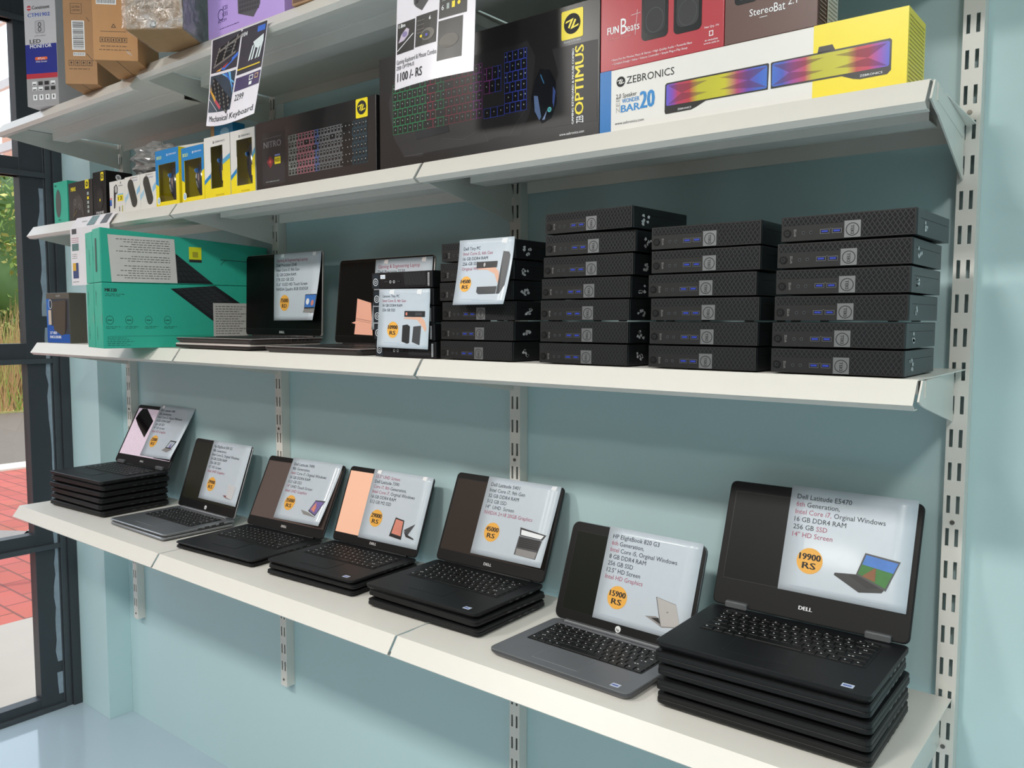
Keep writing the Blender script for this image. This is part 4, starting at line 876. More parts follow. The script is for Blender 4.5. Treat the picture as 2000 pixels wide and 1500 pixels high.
# -- window boxes holding mice
MOUSE_M = mat('#3a3c46', .16, spec=.8, coat=1.0, noise=.05); PLAST = glass_mat('blister', (.97, .97, .97))
def mouse_mesh(parent, x, y, z, sx=.026, sy=.020, sz=.052, tilt=-8, m=None):
    b = MB(); m = m or MOUSE_M
    def fn(q, p): q = q.copy(); q.x *= 1-.22*max(0, p.z)+.05*math.sin(3*p.z); q.y *= (1 if p.y < 0 else .35); return q
    b.ellipsoid((0, 0, 0), sx, sy, sz, m, 24, 16, fn); o = b.build('mouse', parent, (x, y, z), (0, tilt*D2R, 0))
    b = MB(); b.cyl((-.0025, -sy*.99, sz*.45), .006, .005, mat('#3b6fb0', .3, coat=.5), 'x', 14); b.build('scroll_wheel', o)
    return o
def window_box(label, x, w, h, d, win, front, body, inner, deco, mx, group, ang=0, mdim=(.029, .022, .052), y=YF, z=Z2+.0004, tilt=-8, notch=False, name='mouse_box'):
    t = thing(name, label, 'box', (x, y, z), ang, group); u0, v0, u1, v1 = win; k = .0012
    b = MB(); b.box(0, k, 0, d, 0, h, body); b.box(w-k, w, 0, d, 0, h, body); b.box(k, w-k, 0, d, 0, k, body); b.box(k, w-k, 0, d, h-k, h, front); b.box(k, w-k, d-k, d, k, h-k, inner)
    b.box(k, w-k, .002, d-k, k, k+.001, inner); b.box(k, k+.0006, .002, d-k, k, h-k, inner); b.box(w-k-.0006, w-k, .002, d-k, k, h-k, inner)
    # front panel with the cut-out
    out_ = [(k, k), (w-k, k), (w-k, h-k), (k, h-k)]
    b.box(k, u0, 0, k, k, h-k, front); b.box(u1, w-k, 0, k, k, h-k, front); b.box(u0, u1, 0, k, k, v0, front); b.box(u0, u1, 0, k, v1, h-k, front)
    b.build('carton', t)
    g = MB(); g.poly(((u0, .0016, v0), (u1, .0016, v0), (u1, .0016, v1), (u0, .0016, v1)), PLAST); g.build('clear_window', t)
    a = Art(); deco(a, w, h, win); a.build('front_print', t)
    mouse_mesh(t, mx, d*.42, v0+(v1-v0)*.44, *mdim, tilt=tilt)
    return t
def deco_blue(a, w, h, win):
    u0, v0, u1, v1 = win
    a.poly([(0, h*.42), (u0, h*.30+.012), (u0, h), (0, h)], BLU, 0); a.rect(u0, v1, u1, h, BLU, 0); a.poly([(u1, h*.52), (w, h*.56), (w, h), (u1, h)], BLU, 0)
    a.text('BOLD', .008, h-.024, .0090, mat('#cfe08a', .4), 1, w=.026, bold=.0005); a.zlogo(w*.52, h-.016, .0032, WHT, BLU, 1); a.text('ZEBRONICS', w*.57, h-.0178, .0042, WHT, 1, w=w*.33)
    a.ell(.014, .018, .0085, .0105, WHT, 1); a.ring(.014, .018, .0055, .0070, .0012, mat('#3aa0d8', .4), 2); a.rect(.0125, .013, .0155, .022, mat('#3aa0d8', .4), 2)
def deco_white(a, w, h, win):
    u0, v0, u1, v1 = win
    a.poly([(0, 0), (w, 0), (w, v0), (0, v0)], YEL, 0); a.poly([(0, v0), (u0, v0), (u0, h*.34), (0, h*.24)], YEL, 0); a.poly([(u1, v0), (w, v0), (w, h*.60), (u1, h*.52)], YEL, 0)
    a.poly([(0, h*.24), (u0, h*.34), (u0, h*.41), (0, h*.31)], BLU, 1); a.poly([(u1, h*.52), (w, h*.60), (w, h*.68), (u1, h*.60)], mat('#5aa7d0', .4), 1)
    a.zlogo(w*.38, h-.016, .0032, INK, WHB, 1); a.text('ZEBRONICS', w*.44, h-.0180, .0046, mat('#6d7076', .4), 1, w=w*.38)
    a.text('TRANSFORMER', w*.42, .0055, .0040, mat('#a9901a', .4), 1, w=w*.34)
    for s, v in ((u0, h*.50), (u1, h*.34)): a.rect(s-.003, v-.012, s+.003, v+.014, WHB if s == u0 else YEL, 1)
window_box('blue and yellow mouse box with clear window, the left one of the pair', -2.0130, .124, .1570, .050, (.016, .014, .108, .118), YEL, YEL, OLIVE, deco_blue, .082, 'blue and yellow mouse boxes')
window_box('blue and yellow mouse box with clear window, the right one of the pair', -1.8740, .112, .1480, .050, (.014, .014, .100, .114), YEL, YEL, OLIVE, deco_blue, .080, 'blue and yellow mouse boxes')
window_box('white and yellow mouse box with notched clear window, the left one of the pair', -1.7600, .120, .1600, .050, (.030, .026, .086, .134), WHB, WHB, OLIVE, deco_white, .070, 'white and yellow mouse boxes', mdim=(.022, .018, .050))
window_box('white and yellow mouse box with larger window, touching the black keyboard box', -1.6370, .106, .1600, .050, (.026, .022, .094, .136), WHB, WHB, OLIVE, deco_white, .074, 'white and yellow mouse boxes', mdim=(.024, .018, .056))
# two small white boxes with mouse pictures
def small_white(label, x, seed):
    t = carton('small_mouse_box', label, 'box', (x, YF, Z2+.0004), 0, .0895, .040, .1040, WHB, 'small white mouse boxes'); DM = mat('#3c3b36', .45, noise=.2)
    a = Art(); P = []
    for cx, cz, a0 in ((.036, .078, 20), (.056, .030, 200)):
        for k in range(9): q = (a0+k*22.5-10)*D2R; P.append((cx+.0175*math.cos(q), cz+.0175*math.sin(q)))
    a.poly(P, DM, 1); a.build('mouse_picture', t)
    a = Art(); a.poly([(0, .028), (.022, .044), (.024, .060), (0, .044)], mat('#a9cde4', .4), 0); a.poly([(.070, .046), (.0895, .056), (.0895, .074), (.072, .062)], mat('#8fc0e0', .4), 0)
    a.ell(.038, .098, .0022, .0022, mat('#c0304a', .4) if seed == 1 else INK, 1, 10); a.text('ZEBRONICS', .043, .0965, .0032, mat('#7a7d86', .4), 1, w=.034); a.text('COMFORT', .048, .0880, .0040, mat('#6a6fb0', .4), 1, w=.030); a.line(.022, .092, .022, .082, .0005, INK, 1); a.build('front_text', t)
small_white('small white box with dark mouse picture and red dot, left of its twin', -2.1960, 1)
small_white('small white box with dark mouse picture, touching the blue mouse box', -2.1045, 2)
# earphone box
t = carton('earphone_box', 'narrow white box with a headset picture and yellow patch on the second shelf', 'box', (-2.2920, YF, Z2+.0004), 0, .094, .035, .1005, WHB)
a = Art(); a.poly([(.030, .084), (.046, .090), (.054, .078), (.050, .062), (.040, .060), (.034, .020), (.026, .018), (.028, .064)], mat('#2b2a2a', .4), 1); a.ell(.043, .075, .0075, .0110, SIL, 2); a.build('headset_picture', t)
a = Art(); a.rect(.002, .040, .014, .046, BLU, 1); a.rect(.002, .028, .014, .040, mat('#2f5ab8', .4), 1); a.rect(.002, .046, .016, .052, mat('#e08a8a', .4), 1); a.rect(.050, .038, .086, .056, YEL, 1); a.rect(.050, .056, .086, .060, mat('#8ac4dc', .4), 1)
a.text('12', .054, .0420, .0100, INK, 2, w=.026, bold=.0004); a.zlogo(.072, .092, .0030, INK, WHB, 1); a.bars(.058, .082, .026, .003, 1, SIL2, 1, 3); a.rect(.058, .008, .064, .022, SIL2, 1); a.rect(.076, .006, .082, .024, mat('#b8b45a', .4), 1); a.build('front_print', t)
# black boxes and teal box
t = carton('gaming_mouse_box', 'tall black box with yellow badge and a dark mouse picture, second shelf left', 'box', (-2.3990, YF, Z2+.0004), 0, .0840, .085, .1400, BLKD)
a = Art(); a.poly(rr(.054, .073, .110, .136, .002), YEL, 1); a.zlogo(.0635, .1230, .0075, INK, YEL, 2); a.ell(.046, .062, .020, .036, mat('#191b1d', .2, coat=.4), 1); a.ring(.046, .062, .020, .036, .0010, mat('#3a3f35', .4), 2); a.poly([(.046, .058), (.050, .052), (.046, .046), (.042, .052)], YEL, 3); a.text('PRIME', .018, .0100, .0080, WHT, 1, w=.050); a.build('front_print', t)
a = Art(); a.zlogo(.040, .122, .0090, WHT, BLKD); a.build('side_print', t, (.0842, 0, 0), (0, 0, math.pi/2))
t = carton('gamepad_box', 'black game controller box with yellow badge, between teal box and tall black box', 'box', (-2.5720, YF, Z2+.0004), 0, .1670, .070, .1240, mat('#2b2624', .35, noise=.1))
a = Art(); a.poly(rr(.120, .146, .096, .1235, .002), YEL, 1); a.zlogo(.133, .110, .0080, INK, YEL, 2); a.text('MAX', .020, .0960, .0130, YEL, 1, w=.034, bold=.0008); a.build('front_text', t)
a = Art(); PD = mat('#3d3733', .3, coat=.3); a.poly([(.026, .012), (.034, .060), (.050, .078), (.082, .080), (.100, .064), (.108, .016), (.098, .010), (.086, .040), (.048, .040), (.036, .008)], PD, 1); a.ring(.045, .060, .008, .010, .0012, SIL2, 2); a.ring(.078, .044, .007, .009, .0012, SIL2, 2); a.line(.034, .016, .058, .034, .0015, mat('#a9954a', .4), 2)
for k in range(5): a.rect(.132, .020+k*.014, .144, .029+k*.014, LG if k != 3 else YEL, 1)
a.build('controller_picture', t)
TL_ = mat('#2fae94', .4, noise=.03)
t = carton('teal_mouse_box', 'teal mouse box at the far left end of the second shelf', 'box', (-2.6830, YF, Z2+.0004), 0, .1020, .060, .1370, TL_)
a = Art(); a.poly([(.034+.020*math.cos(q*D2R*12), .066+.046*math.sin(q*D2R*12)) for q in range(30)], mat('#4d5653', .4), 1); a.text('logi', .010, .1230, .0065, INK, 1, w=.014); a.text('M100', .030, .0100, .0050, INK, 1, w=.018); a.build('front_print', t)

# crumpled grey bags behind, and a blue pack
def crumple(name, label, loc, r, seed, m, cat='bag', group=None):
    R = random.Random(seed); b = MB(); ph = [R.uniform(0, 6.28) for _ in range(8)]
    def fn(q, p):
        n = 0
        for k in range(6): n += math.sin(p.x*(4+3*k)+ph[k])*math.cos(p.y*(5+2.3*k)+ph[k-1])*math.sin(p.z*(4.5+2.7*k)+ph[k-2])/(1.2+.5*k)
        n = abs(n)**.7*(1 if n > 0 else -1); q = q*(1+.13*n); q.x *= 1+.10*math.sin(p.z*13+2*p.x); q.y *= 1+.12*math.sin(p.z*13+1+2*p.x); q.z = max(q.z, -r[2]*.55); return q
    b.ellipsoid((0, 0, 0), *r, m, 44, 30, fn)
    for i in range(len(b.sm)): b.sm[i] = False
    o = b.build(name, None, (loc[0], loc[1], loc[2]+r[2]*.55)); return tag(o, label, cat, group)
BAGM = mat('#8f9090', .22, noise=.35, scale=25, bump=.6, coat=.4)
crumple('plastic_bag', 'upper crumpled grey plastic bag behind the small white boxes', (-2.165, -.235, Z2+.125), (.098, .070, .058), 3, BAGM, group='crumpled grey plastic bags')
crumple('plastic_bag', 'lower crumpled grey plastic bag behind the small white boxes', (-2.185, -.225, Z2+.001), (.105, .065, .115), 5, BAGM, group='crumpled grey plastic bags')
t = carton('blue_pack', 'blue pack standing behind the white and yellow mouse boxes', 'box', (-1.935, -.205, Z2+.0004), 0, .110, .040, .238, mat('#1f7fb4', .4)); a = Art(); a.rect(.0, .10, .018, .238, mat('#b08a5a', .4), 1); a.ell(.070, .215, .022, .012, mat('#7fb4d8', .4), 1); a.build('front_print', t)
t = carton('white_pack', 'white folded pack leaning behind the blue and yellow mouse boxes', 'box', (-2.030, -.262, Z2+.0004), 8, .125, .030, .186, WHB)

# ------------------------------------------------------------------ top shelf, cartons overhanging the edge
Z1L, Z1R = .7934, .8124
KR = mat('#a9815a', .7, noise=.06, scale=40); KR2 = mat('#b98a5c', .7, noise=.06, scale=40); BRN = mat('#4a3a30', .6)
t = carton('monitor_box', 'tall blue and silver monitor box at the left end of the top shelf', 'box', (-2.500, -.475, Z1L), 26, .112, .230, .400, mat('#c4c4ca', .35))
a = Art(); NV = mat('#1c2a8a', .3, noise=.05); a.rect(.0006, .0965, .1114, .1830, NV, 0); a.rect(.0006, .0820, .1114, .0965, mat('#b8283a', .35), 0); a.rect(.0006, .0010, .1114, .0820, mat('#9d9da0', .4), 0); a.build('colour_bands', t)
a = Art(); a.text('Consistent', .030, .2860, .0100, INK, 1, w=.062, bold=.0003); a.ell(.019, .2905, .0075, .0075, mat('#c03a4a', .4), 1); a.rect(.012, .2895, .026, .2915, WHT, 2); a.text('CTM1902', .014, .2640, .0110, mat('#2f5ab8', .4), 1, w=.078, bold=.0004)
a.text('LED', .018, .1860, .0120, INK, 1, w=.038, bold=.0004); a.text('MONITOR', .018, .1720, .0105, WHT, 1, w=.076, bold=.0003); a.poly(rr(.034, .078, .1360, .1450, .004), mat('#e0602a', .4), 1); a.text('47cm', .056, .1375, .0062, WHT, 2, align='c', w=.026); a.text('Wide Screen', .056, .1290, .0050, WHT, 2, align='c', w=.040)
a.poly(rr(.038, .072, .2150, .2520, .006), mat('#8a8a90', .4), 1); a.poly(rr(.0395, .0705, .2165, .2505, .005), mat('#b4b4ba', .4), 2); a.ring(.055, .2400, .006, .007, .0022, INK, 3, 16); a.ring(.055, .2260, .006, .007, .0022, INK, 3, 16); a.text('e-Product', .055, .2060, .0040, mat('#6a6a70', .4), 1, align='c', w=.040); a.build('front_text', t)
a = Art()
for r in range(2):
    for k in range(4): a.rect(.020+k*.022, .062-r*.016, .036+k*.022, .073-r*.016, [WHT, DK, INK, WHT][(k+r*3) % 4], 1); a.rect(.022+k*.022, .063-r*.016, .034+k*.022, .066-r*.016, INK, 2)
for k in range(4): a.rect(.022+k*.022, .018, .036+k*.022, .034, WHT, 1); a.rect(.027+k*.022, .022, .031+k*.022, .031, INK, 2)
a.build('pictograms', t)
def kraft(label, pos, ang, w, d, h, m, deco):
    t = carton('cardboard_box', label, 'box', pos, ang, w, d, h, m, 'brown cardboard boxes on the top shelf'); a = Art(); deco(a); a.build('front_print', t)
    b = MB(); b.box(w*.5-.0006, w*.5+.0006, .0006, d-.001, -.0004, .0004, BRN); b.build('flap_seam', t); return t
def d1(a):
    a.rect(.022, .0920, .056, .1700, WHT, 1); R = random.Random(4); v = .094
    while v < .168:
        q = R.choice((.0008, .0014, .0022)); a.rect(.0245, v, .0535, v+q, INK, 2); v += q+R.choice((.0010, .0016))
    a.rect(.024, .0760, .056, .0850, WHT, 1)
    for k in range(10): a.rect(.0255+k*.003, .0775, .0268+k*.003, .0840, INK, 2)
    for k in range(4): a.frame(.011+k*.0165, .0490, .0245+k*.0165, .0640, .0010, INK, 1); a.poly([(.014+k*.0165, .0560), (.0178+k*.0165, .0610), (.0215+k*.0165, .0560)], INK, 1); a.rect(.0173+k*.0165, .0510, .0183+k*.0165, .0560, INK, 1)
    a.bars(.012, .0400, .055, .0016, 1, BRN, 1, 5); a.frame(.020, .1880, .050, .2160, .0008, BRN, 1); a.text('ULTRA', .024, .2040, .0055, BRN, 1, w=.022); a.text('COLORS', .024, .1950, .0055, BRN, 1, w=.022)
    a.line(.060, .082, .078, .062, .0012, INK, 1); a.line(.062, .180, .070, .168, .0010, INK, 1)
kraft('brown cardboard box beside the monitor box, with a tall barcode label', (-2.150, -.5125, Z1L), 42, .087, .16, .360, KR, d1)
def d2(a):
    for k in range(5): a.frame(.016+k*.0135, .0440, .0275+k*.0135, .0560, .0010, INK, 1); a.rect(.0205+k*.0135, .0470, .0230+k*.0135, .0530, INK, 1)
    a.poly([(.044, .0800), (.050, .0900), (.056, .0800)], INK, 1); a.poly([(.0465, .0815), (.050, .0870), (.0535, .0815)], KR2, 2); a.rect(.018, .0700, .080, .0710, BRN, 1); a.bars(.018, .0340, .064, .0014, 1, BRN, 1, 6); a.bars(.014, .0250, .076, .0014, 1, BRN, 1, 7)
    a.rect(.010, .1360, .058, .1500, WHT, 1)
    for k in range(16): a.rect(.012+k*.0028, .1380, .0134+k*.0028, .1480, INK, 2)
    for k in range(3): a.line(.078+k*.004, .026-k*.002, .084+k*.004, .016-k*.002, .0010, SIL, 1)
kraft('lighter brown cardboard box, second of the two plain cardboard boxes', (-1.873, -.562, Z1L), 45, .107, .17, .360, KR2, d2)
# wrapped carton
t = carton('wrapped_box', 'cardboard box wrapped in crinkled clear film on the top shelf', 'box', (-1.657, -.587, Z1R+.001), 36, .134, .16, .300, mat('#a8865f', .7, noise=.08, scale=40))
b = MB(); b.box(.1345, .1350, .003, .158, .001, .298, mat('#8c9290', .45, noise=.1, scale=20)); b.build('grey_side', t)
a = Art()
a.rect(.022, .0800, .116, .0960, WHT, 1); a.zlogo(.054, .0790, .0085, INK, WHT, 2)
for k in range(4): a.frame(.026+k*.023, .0480, .044+k*.023, .0680, .0012, BRN, 1); a.ring(.035+k*.023, .0580, .006, .007, .0012, BRN, 1, 12)
a.zlogo(.065, .0120, .0085, INK, WHT, 2); a.build('front_print', t)
b = MB(); R = random.Random(5); FM = film_mat(); x0, x1, y0, y1, z0, z1 = -.004, .139, -.006, .165, 0.0005, .305; NX = 16
def wob(u, v, s): return .0035*math.sin(u*70+s)*math.sin(v*55+2*s)+.002*math.sin(u*160+v*130+s)
for face in range(2):
    G = []
    for j in range(24):
        row = []
        for i in range(NX+1):
            s = i/NX; v = z0+(z1-z0)*j/23; 
            if face == 0: row.append(b.addv((x0+(x1-x0)*s, y0-abs(wob(s*.15, v, 1)), v)))
            else: row.append(b.addv((x1+abs(wob(s*.15, v, 3)), y0+(y1-y0)*s, v)))
        G.append(row)
    for j in range(23):
        for i in range(NX): b.face((G[j][i], G[j][i+1], G[j+1][i+1], G[j+1][i]), FM, True)
b.poly(((x0, y0, z0), (x1, y0, z0), (x1, y1, z0), (x0, y1, z0)), FM); b.build('clear_film', t)
# purple keyboard carton and a small brown one
PU = mat('#c4a6ec', .4, noise=.03)
t = carton('purple_keyboard_box', 'lilac keyboard box on the top shelf beside the wrapped box', 'box', (-1.572, -.428, Z1R), 0, .300, .060, .200, PU)
a = Art(); PX = mat('#5a4a80', .4)
a.ring(.056, .0480, .013, .013, .0022, PX, 1); a.text('ZEB', .052, .0820, .0120, PX, 1, w=.024); a.text('K20', .064, .0560, .0100, PX, 1, w=.020); a.text('K35', .062, .0420, .0100, PX, 1, w=.022); a.text('BOOM', .044, .0300, .0070, PX, 1, w=.034); a.bars(.050, .0150, .080, .0016, 1, PX, 1, 8); a.build('front_text', t)
a = Art(); a.poly([(.126, .0350), (.186, .0150), (.212, .0380), (.220, .120), (.124, .135)], mat('#5c5a60', .4), 1)
for k in range(9):
    for q in range(8): a.rect(.131+q*.0098, .034+k*.010+q*-.0006, .1390+q*.0098, .041+k*.010+q*-.0006, mat('#47454c', .4), 2)
a.build('keyboard_picture', t)
t = carton('flat_brown_box', 'flat brown box lying at the upper edge of the top shelf', 'box', (-1.232, -.438, Z1R), 4, .20, .14, .048, mat('#a88462', .5, noise=.2, scale=20)); a = Art(); a.rect(.004, .004, .196, .016, mat('#6a4a38', .5), 1); a.rect(.080, .030, .110, .044, INK, 1); a.build('front_print', t)

# ------------------------------------------------------------------ hanging price sheets on the top shelf
def hang_fn(W, H, bulge, sway, rightc):
    def fn(u, v, y):
        k = max(0., min(1., 1-v/H)); s = (u+W/2)/W
        return (u+sway*k**2-(s*.030*k if rightc else 0), y-bulge*math.sin(math.pi*min(1, s*.9+.05))*k-.010*k, v-(.012*math.sin(math.pi*s)*k if rightc else 0))
    return fn
def hanging(label, W, H, mtx, fn, draw):
    t = thing('hanging_price_sheet', label, 'price sheet', group='price sheets hanging from the top shelf', matrix=mtx); b = MB(); NU, NV = 16, 18
    G = [[(b.addv(fn(-W/2+W*i/NU, H*j/NV, 0)), b.addv(fn(-W/2+W*i/NU, H*j/NV, .0004))) for i in range(NU+1)] for j in range(NV+1)]
    PW_ = mat('#eae6ee', .25, noise=.03, scale=40, coat=.2)
    for j in range(NV):
        for i in range(NU):
            a, c, d, e = G[j][i], G[j][i+1], G[j+1][i+1], G[j+1][i]; b.face((a[0], c[0], d[0], e[0]), PW_, True); b.face((e[1], d[1], c[1], a[1]), PW_, True)
    b.build('paper', t); draw(t, fn, W, H); return t
def draw1(t, fn, W, H):
    D1 = mat('#3b3742', .35, noise=.25, scale=30); D2 = mat('#3a4452', .35, noise=.3, scale=20); BL = mat('#3f6fd0', .35); CY = mat('#6fb4e8', .35)
    a = Art(.0004); a.fn = fn; L = -W/2
    a.rect(L+.006, .118, L+.122, H-.002, D1, 0); a.rect(L+.006, .030, L+.122, .112, D2, 0); a.rect(L+.128, .098, W/2-.002, H-.002, D1, 0); a.rect(L+.128, .064, W/2-.002, .092, mat('#4a3f66', .35), 0); a.build('photo_panels', t)
    a = Art(.0004); a.fn = fn
    for r in range(7):
        for k in range(13): u = L+.018+k*.0072+r*.0030; v = .128+r*.0062+k*.0016; a.poly([(u, v), (u+.0058, v+.0012), (u+.0068, v+.0060), (u+.0010, v+.0048)], mat('#8a8480', .4) if (k*r) % 5 == 0 else mat('#1b1b20', .4), 2)
    a.poly([(L+.050, .122), (L+.122, .150), (L+.122, .142), (L+.070, .119)], BL, 1); a.poly([(L+.030, .120), (L+.060, .126), (L+.050, .119)], mat('#e0a03a', .4), 1); a.poly([(L+.060, .126), (L+.085, .134), (L+.070, .124)], mat('#d0402a', .4), 1)
    a.build('upper_keyboard_picture', t)
    a = Art(.0004); a.fn = fn
    for r in range(6):
        for k in range(14): u = L+.012+k*.0070+r*.0020; v = .092-k*.0042+r*.0048-.012; a.poly([(u, v), (u+.0056, v-.0030), (u+.0072, v+.0010), (u+.0016, v+.0042)], mat('#77726a', .4) if (k+r) % 4 == 0 else mat('#1d1c20', .4), 2)
    a.poly([(L+.008, .078), (L+.040, .052), (L+.044, .058), (L+.012, .088)], mat('#d8a03a', .4), 1); a.poly([(L+.040, .052), (L+.072, .034), (L+.076, .040), (L+.044, .058)], mat('#c04a5a', .4), 1)
    for q in (0, .014, .030): a.poly([(L+.060+q, .111), (L+.070+q, .111), (L+.121, .084-q*.7), (L+.121, .088-q*.7)], CY if q != .014 else BL, 1)
    a.line(L+.008, .060, L+.060, .031, .0010, WHT, 1); a.build('lower_keyboard_picture', t)
    a = Art(.0004); a.fn = fn; a.poly([(W/2-.044, .158), (W/2-.008, .168), (W/2-.006, .152), (W/2-.020, .140), (W/2-.036, .146)], mat('#dfeaec', .3), 2)
    for u, q in ((-.046, .0), (-.036, .004), (-.022, .0), (-.012, .004)): a.poly([(W/2+u, .150+q), (W/2+u+.006, .152+q), (W/2+u-.002, .122), (W/2+u-.008, .120)], mat('#dfeaec', .3), 2)
    a.rect(W/2-.034, .176, W/2-.006, .188, BL, 1); a.text('104', L+.132, .1770, .0090, WHT, 2, w=.018, bold=.0004); a.rect(L+.130, .1070, W/2-.008, .1100, mat('#e0c23a', .4), 2); a.build('robot_picture', t)
    a = Art(.0004); a.fn = fn; a.frame(W/2-.040, .078, W/2-.026, .088, .0018, WHT, 2); a.rect(W/2-.038, .068, W/2-.028, .075, WHT, 2); a.frame(W/2-.020, .078, W/2-.008, .088, .0018, mat('#d8b08a', .4), 2)
    a.text('Halberg', L+.012, .1830, .0060, WHT, 2, w=.034) if False else None
    for k in range(3): a.rect(L+.060, .172-k*.007, L+.106, .1728-k*.007, LG, 2)
    a.build('feature_icons', t)
    a = Art(.0004); a.fn = fn; a.text('Mechanical Keyboard', L+.018, .0095, .0125, INK, 1, w=W-.026); a.text('2299', L+.136, .0440, .0130, INK, 1, w=.034); a.build('text', t)
hanging('curled price sheet reading Mechanical Keyboard, hanging from the top shelf', .222, .196, flatM(-1.402, -.4565, .5980, 0, 0, 0), hang_fn(.222, .196, .014, -.012, True), draw1)
def draw2(t, fn, W, H):
    DKP = mat('#2f2c2b', .35, noise=.15, scale=30); L = -W/2
    a = Art(.0004); a.fn = fn; a.rect(L+.004, .064, L+.053, .120, DKP, 0); a.rect(L+.056, .066, L+.110, .122, DKP, 0); a.rect(L+.114, .030, L+.170, .100, DKP, 0); a.rect(L+.114, .104, L+.178, .240, DKP, 0); a.build('photo_panels', t)
    a = Art(.0004); a.fn = fn; a.poly([(L+.008, .084), (L+.016, .098), (L+.030, .108), (L+.038, .104), (L+.036, .094), (L+.024, .086)], mat('#c9bdd0', .3), 1); a.ell(L+.026, .097, .007, .005, mat('#8f84b0', .3), 2); a.line(L+.006, .070, L+.050, .094, .0016, WHT, 1); a.text('1.8m', L+.008, .1110, .0070, WHT, 1, w=.018, bold=.0003)
    a.ell(L+.088, .084, .017, .011, mat('#6a6660', .3), 1); a.ell(L+.084, .084, .010, .007, mat('#3a3a34', .3), 2); a.ell(L+.072, .083, .003, .0025, YEL, 3); a.ell(L+.086, .083, .003, .0025, mat('#5a58c0', .4), 3); a.text('6', L+.090, .1090, .0070, WHT, 1, bold=.0004)
    for v in (.112, .104, .096, .090): a.rect(L+.060, v, L+.078, v+.0010, mat('#77726c', .4), 1)
    a.ell(L+.140, .062, .022, .012, mat('#5c5852', .4), 1); a.text('6', L+.120, .1180, .0090, WHT, 1); a.rect(L+.132, .118, L+.138, .128, LG, 1); a.rect(L+.144, .118, L+.151, .129, YEL, 1); a.ell(L+.160, .124, .0035, .0035, YEL, 1); a.rect(L+.120, .134, L+.170, .1348, LG, 1); a.build('product_pictures', t)
    a = Art(.0004); a.fn = fn; a.poly([(L+.034, .240), (L+.048, .146), (L+.054, .140), (L+.070, .130), (L+.118, .176), (L+.118, .240)], mat('#4a4a4c', .4), .5)
    for r in range(6):
        for k in range(6): a.rect(L+.052+k*.010+r*.002, .146+r*.012+k*.006, L+.0595+k*.010+r*.002, .155+r*.012+k*.006, mat('#1d1d1f', .4), 1.5)
    a.build('keyboard_picture', t)
    a = Art(.0004); a.fn = fn; a.text('Gaming Keyboard & Mouse Combo', L+.004, .0450, .0085, INK, 1, w=.108); a.text('ZEB OPTIMUS', L+.004, .0350, .0065, INK, 1, w=.052); a.text('1100 /- RS', L+.008, .0130, .0160, INK, 1, w=.070, bold=.0004); a.build('text', t)
hanging('white price sheet reading 1100 RS, hanging from the top shelf', .196, .240, flatM(-.7870, -.4565, .5720, 0, 0, 0), hang_fn(.196, .240, .010, 0, False), draw2)

# ------------------------------------------------------------------ third shelf, left part
TG = mat('#2ba890', .4, noise=.03, scale=8); TG2 = mat('#259c80', .45)
GA = 79*D2R; gx = Vector((math.cos(GA), math.sin(GA), 0)); gy = Vector((-math.sin(GA), math.cos(GA), 0)); P0 = Vector((-2.02, -.495, Z3+.0005))
GW_ = .080
def green(label, k, z, L, w, hl, hr):
    """keyboard carton on its long edge: local x runs along the big printed face, local y through its thickness"""
    p = P0+gy*(GW_+.003)*k+Vector((0, 0, z)); t = thing('keyboard_carton', label, 'box', p, 79, 'teal keyboard boxes on the third shelf'); c = .0012
    b = MB(); i = [b.addv(q) for q in ((0,0,0),(L,0,0),(L,w,0),(0,w,0),(0,0,hl),(L,0,hr),(L,w,hr),(0,w,hl))]
    for q in ((0,3,2,1),(4,5,6,7),(0,1,5,4),(1,2,6,5),(2,3,7,6),(3,0,4,7)): b.face([i[n] for n in q], TG)
    b.build('carton', t, bevel=.0015); return t
GL_, GW = .476, GW_
lo = green('lower front teal keyboard box, with round icons on its broad side', 0, 0, GL_, GW, .1810, .1810)
lo2 = green('lower rear teal keyboard box, mostly hidden behind the other', 1, 0, GL_, GW, .1810, .1810)
up = green('upper front teal keyboard box, paper note stuck on its broad side', 0, .1822, GL_, GW, .1480, .1180)
up2 = green('upper rear teal keyboard box, behind the one with the paper note', 1, .1822, GL_, GW-.006, .1430, .1130)
DG = mat('#0e4a3e', .5, noise=0)
# broad side prints (face y=0 looks towards -y)
a = Art(); a.text('MK120', .008, .1560, .0095, INK, 1, w=.030, bold=.0005); a.bars(.008, .1490, .050, .0014, 1, DG, 1, 2); a.bars(.008, .1440, .040, .0014, 1, DG, 1, 3)
for k, u in enumerate((.018, .068, .120, .172)): a.ring(u, .0780, .0100, .0120, .0011, DG, 1); a.rect(u-.006, .0770, u+.006, .0792, DG, 1); a.bars(u-.010, .0590, .036, .0012, 1, DG, 1, 10+k); a.bars(u-.010, .0550, .026, .0012, 1, DG, 1, 20+k)
a.rect(.010, .0330, .300, .0336, DG, 1)
for k in range(5): a.bars(.010, .0280-k*.0050, .050+.01*(k % 3), .0012, 1, DG, 1, 30+k)
a.build('side_text', lo)
def kbpic(par, pts, n):
    a = Art(); a.poly(pts, mat('#121416', .35), 1); (x0, y0), (x1, y1), (x2, y2), (x3, y3) = pts
    for r in range(5):
        for k in range(n):
            f = lambda s, q: ((x0*(1-s)+x1*s)*(1-q)+(x3*(1-s)+x2*s)*q, (y0*(1-s)+y1*s)*(1-q)+(y3*(1-s)+y2*s)*q)
            s0, s1, q0, q1 = (k+.12)/n, (k+.88)/n, (r+.6)/6.2, (r+1.4)/6.2; a.poly([f(s0, q0), f(s1, q0), f(s1, q1), f(s0, q1)], mat('#25282b', .3), 2)
    a.build('keyboard_picture', par)
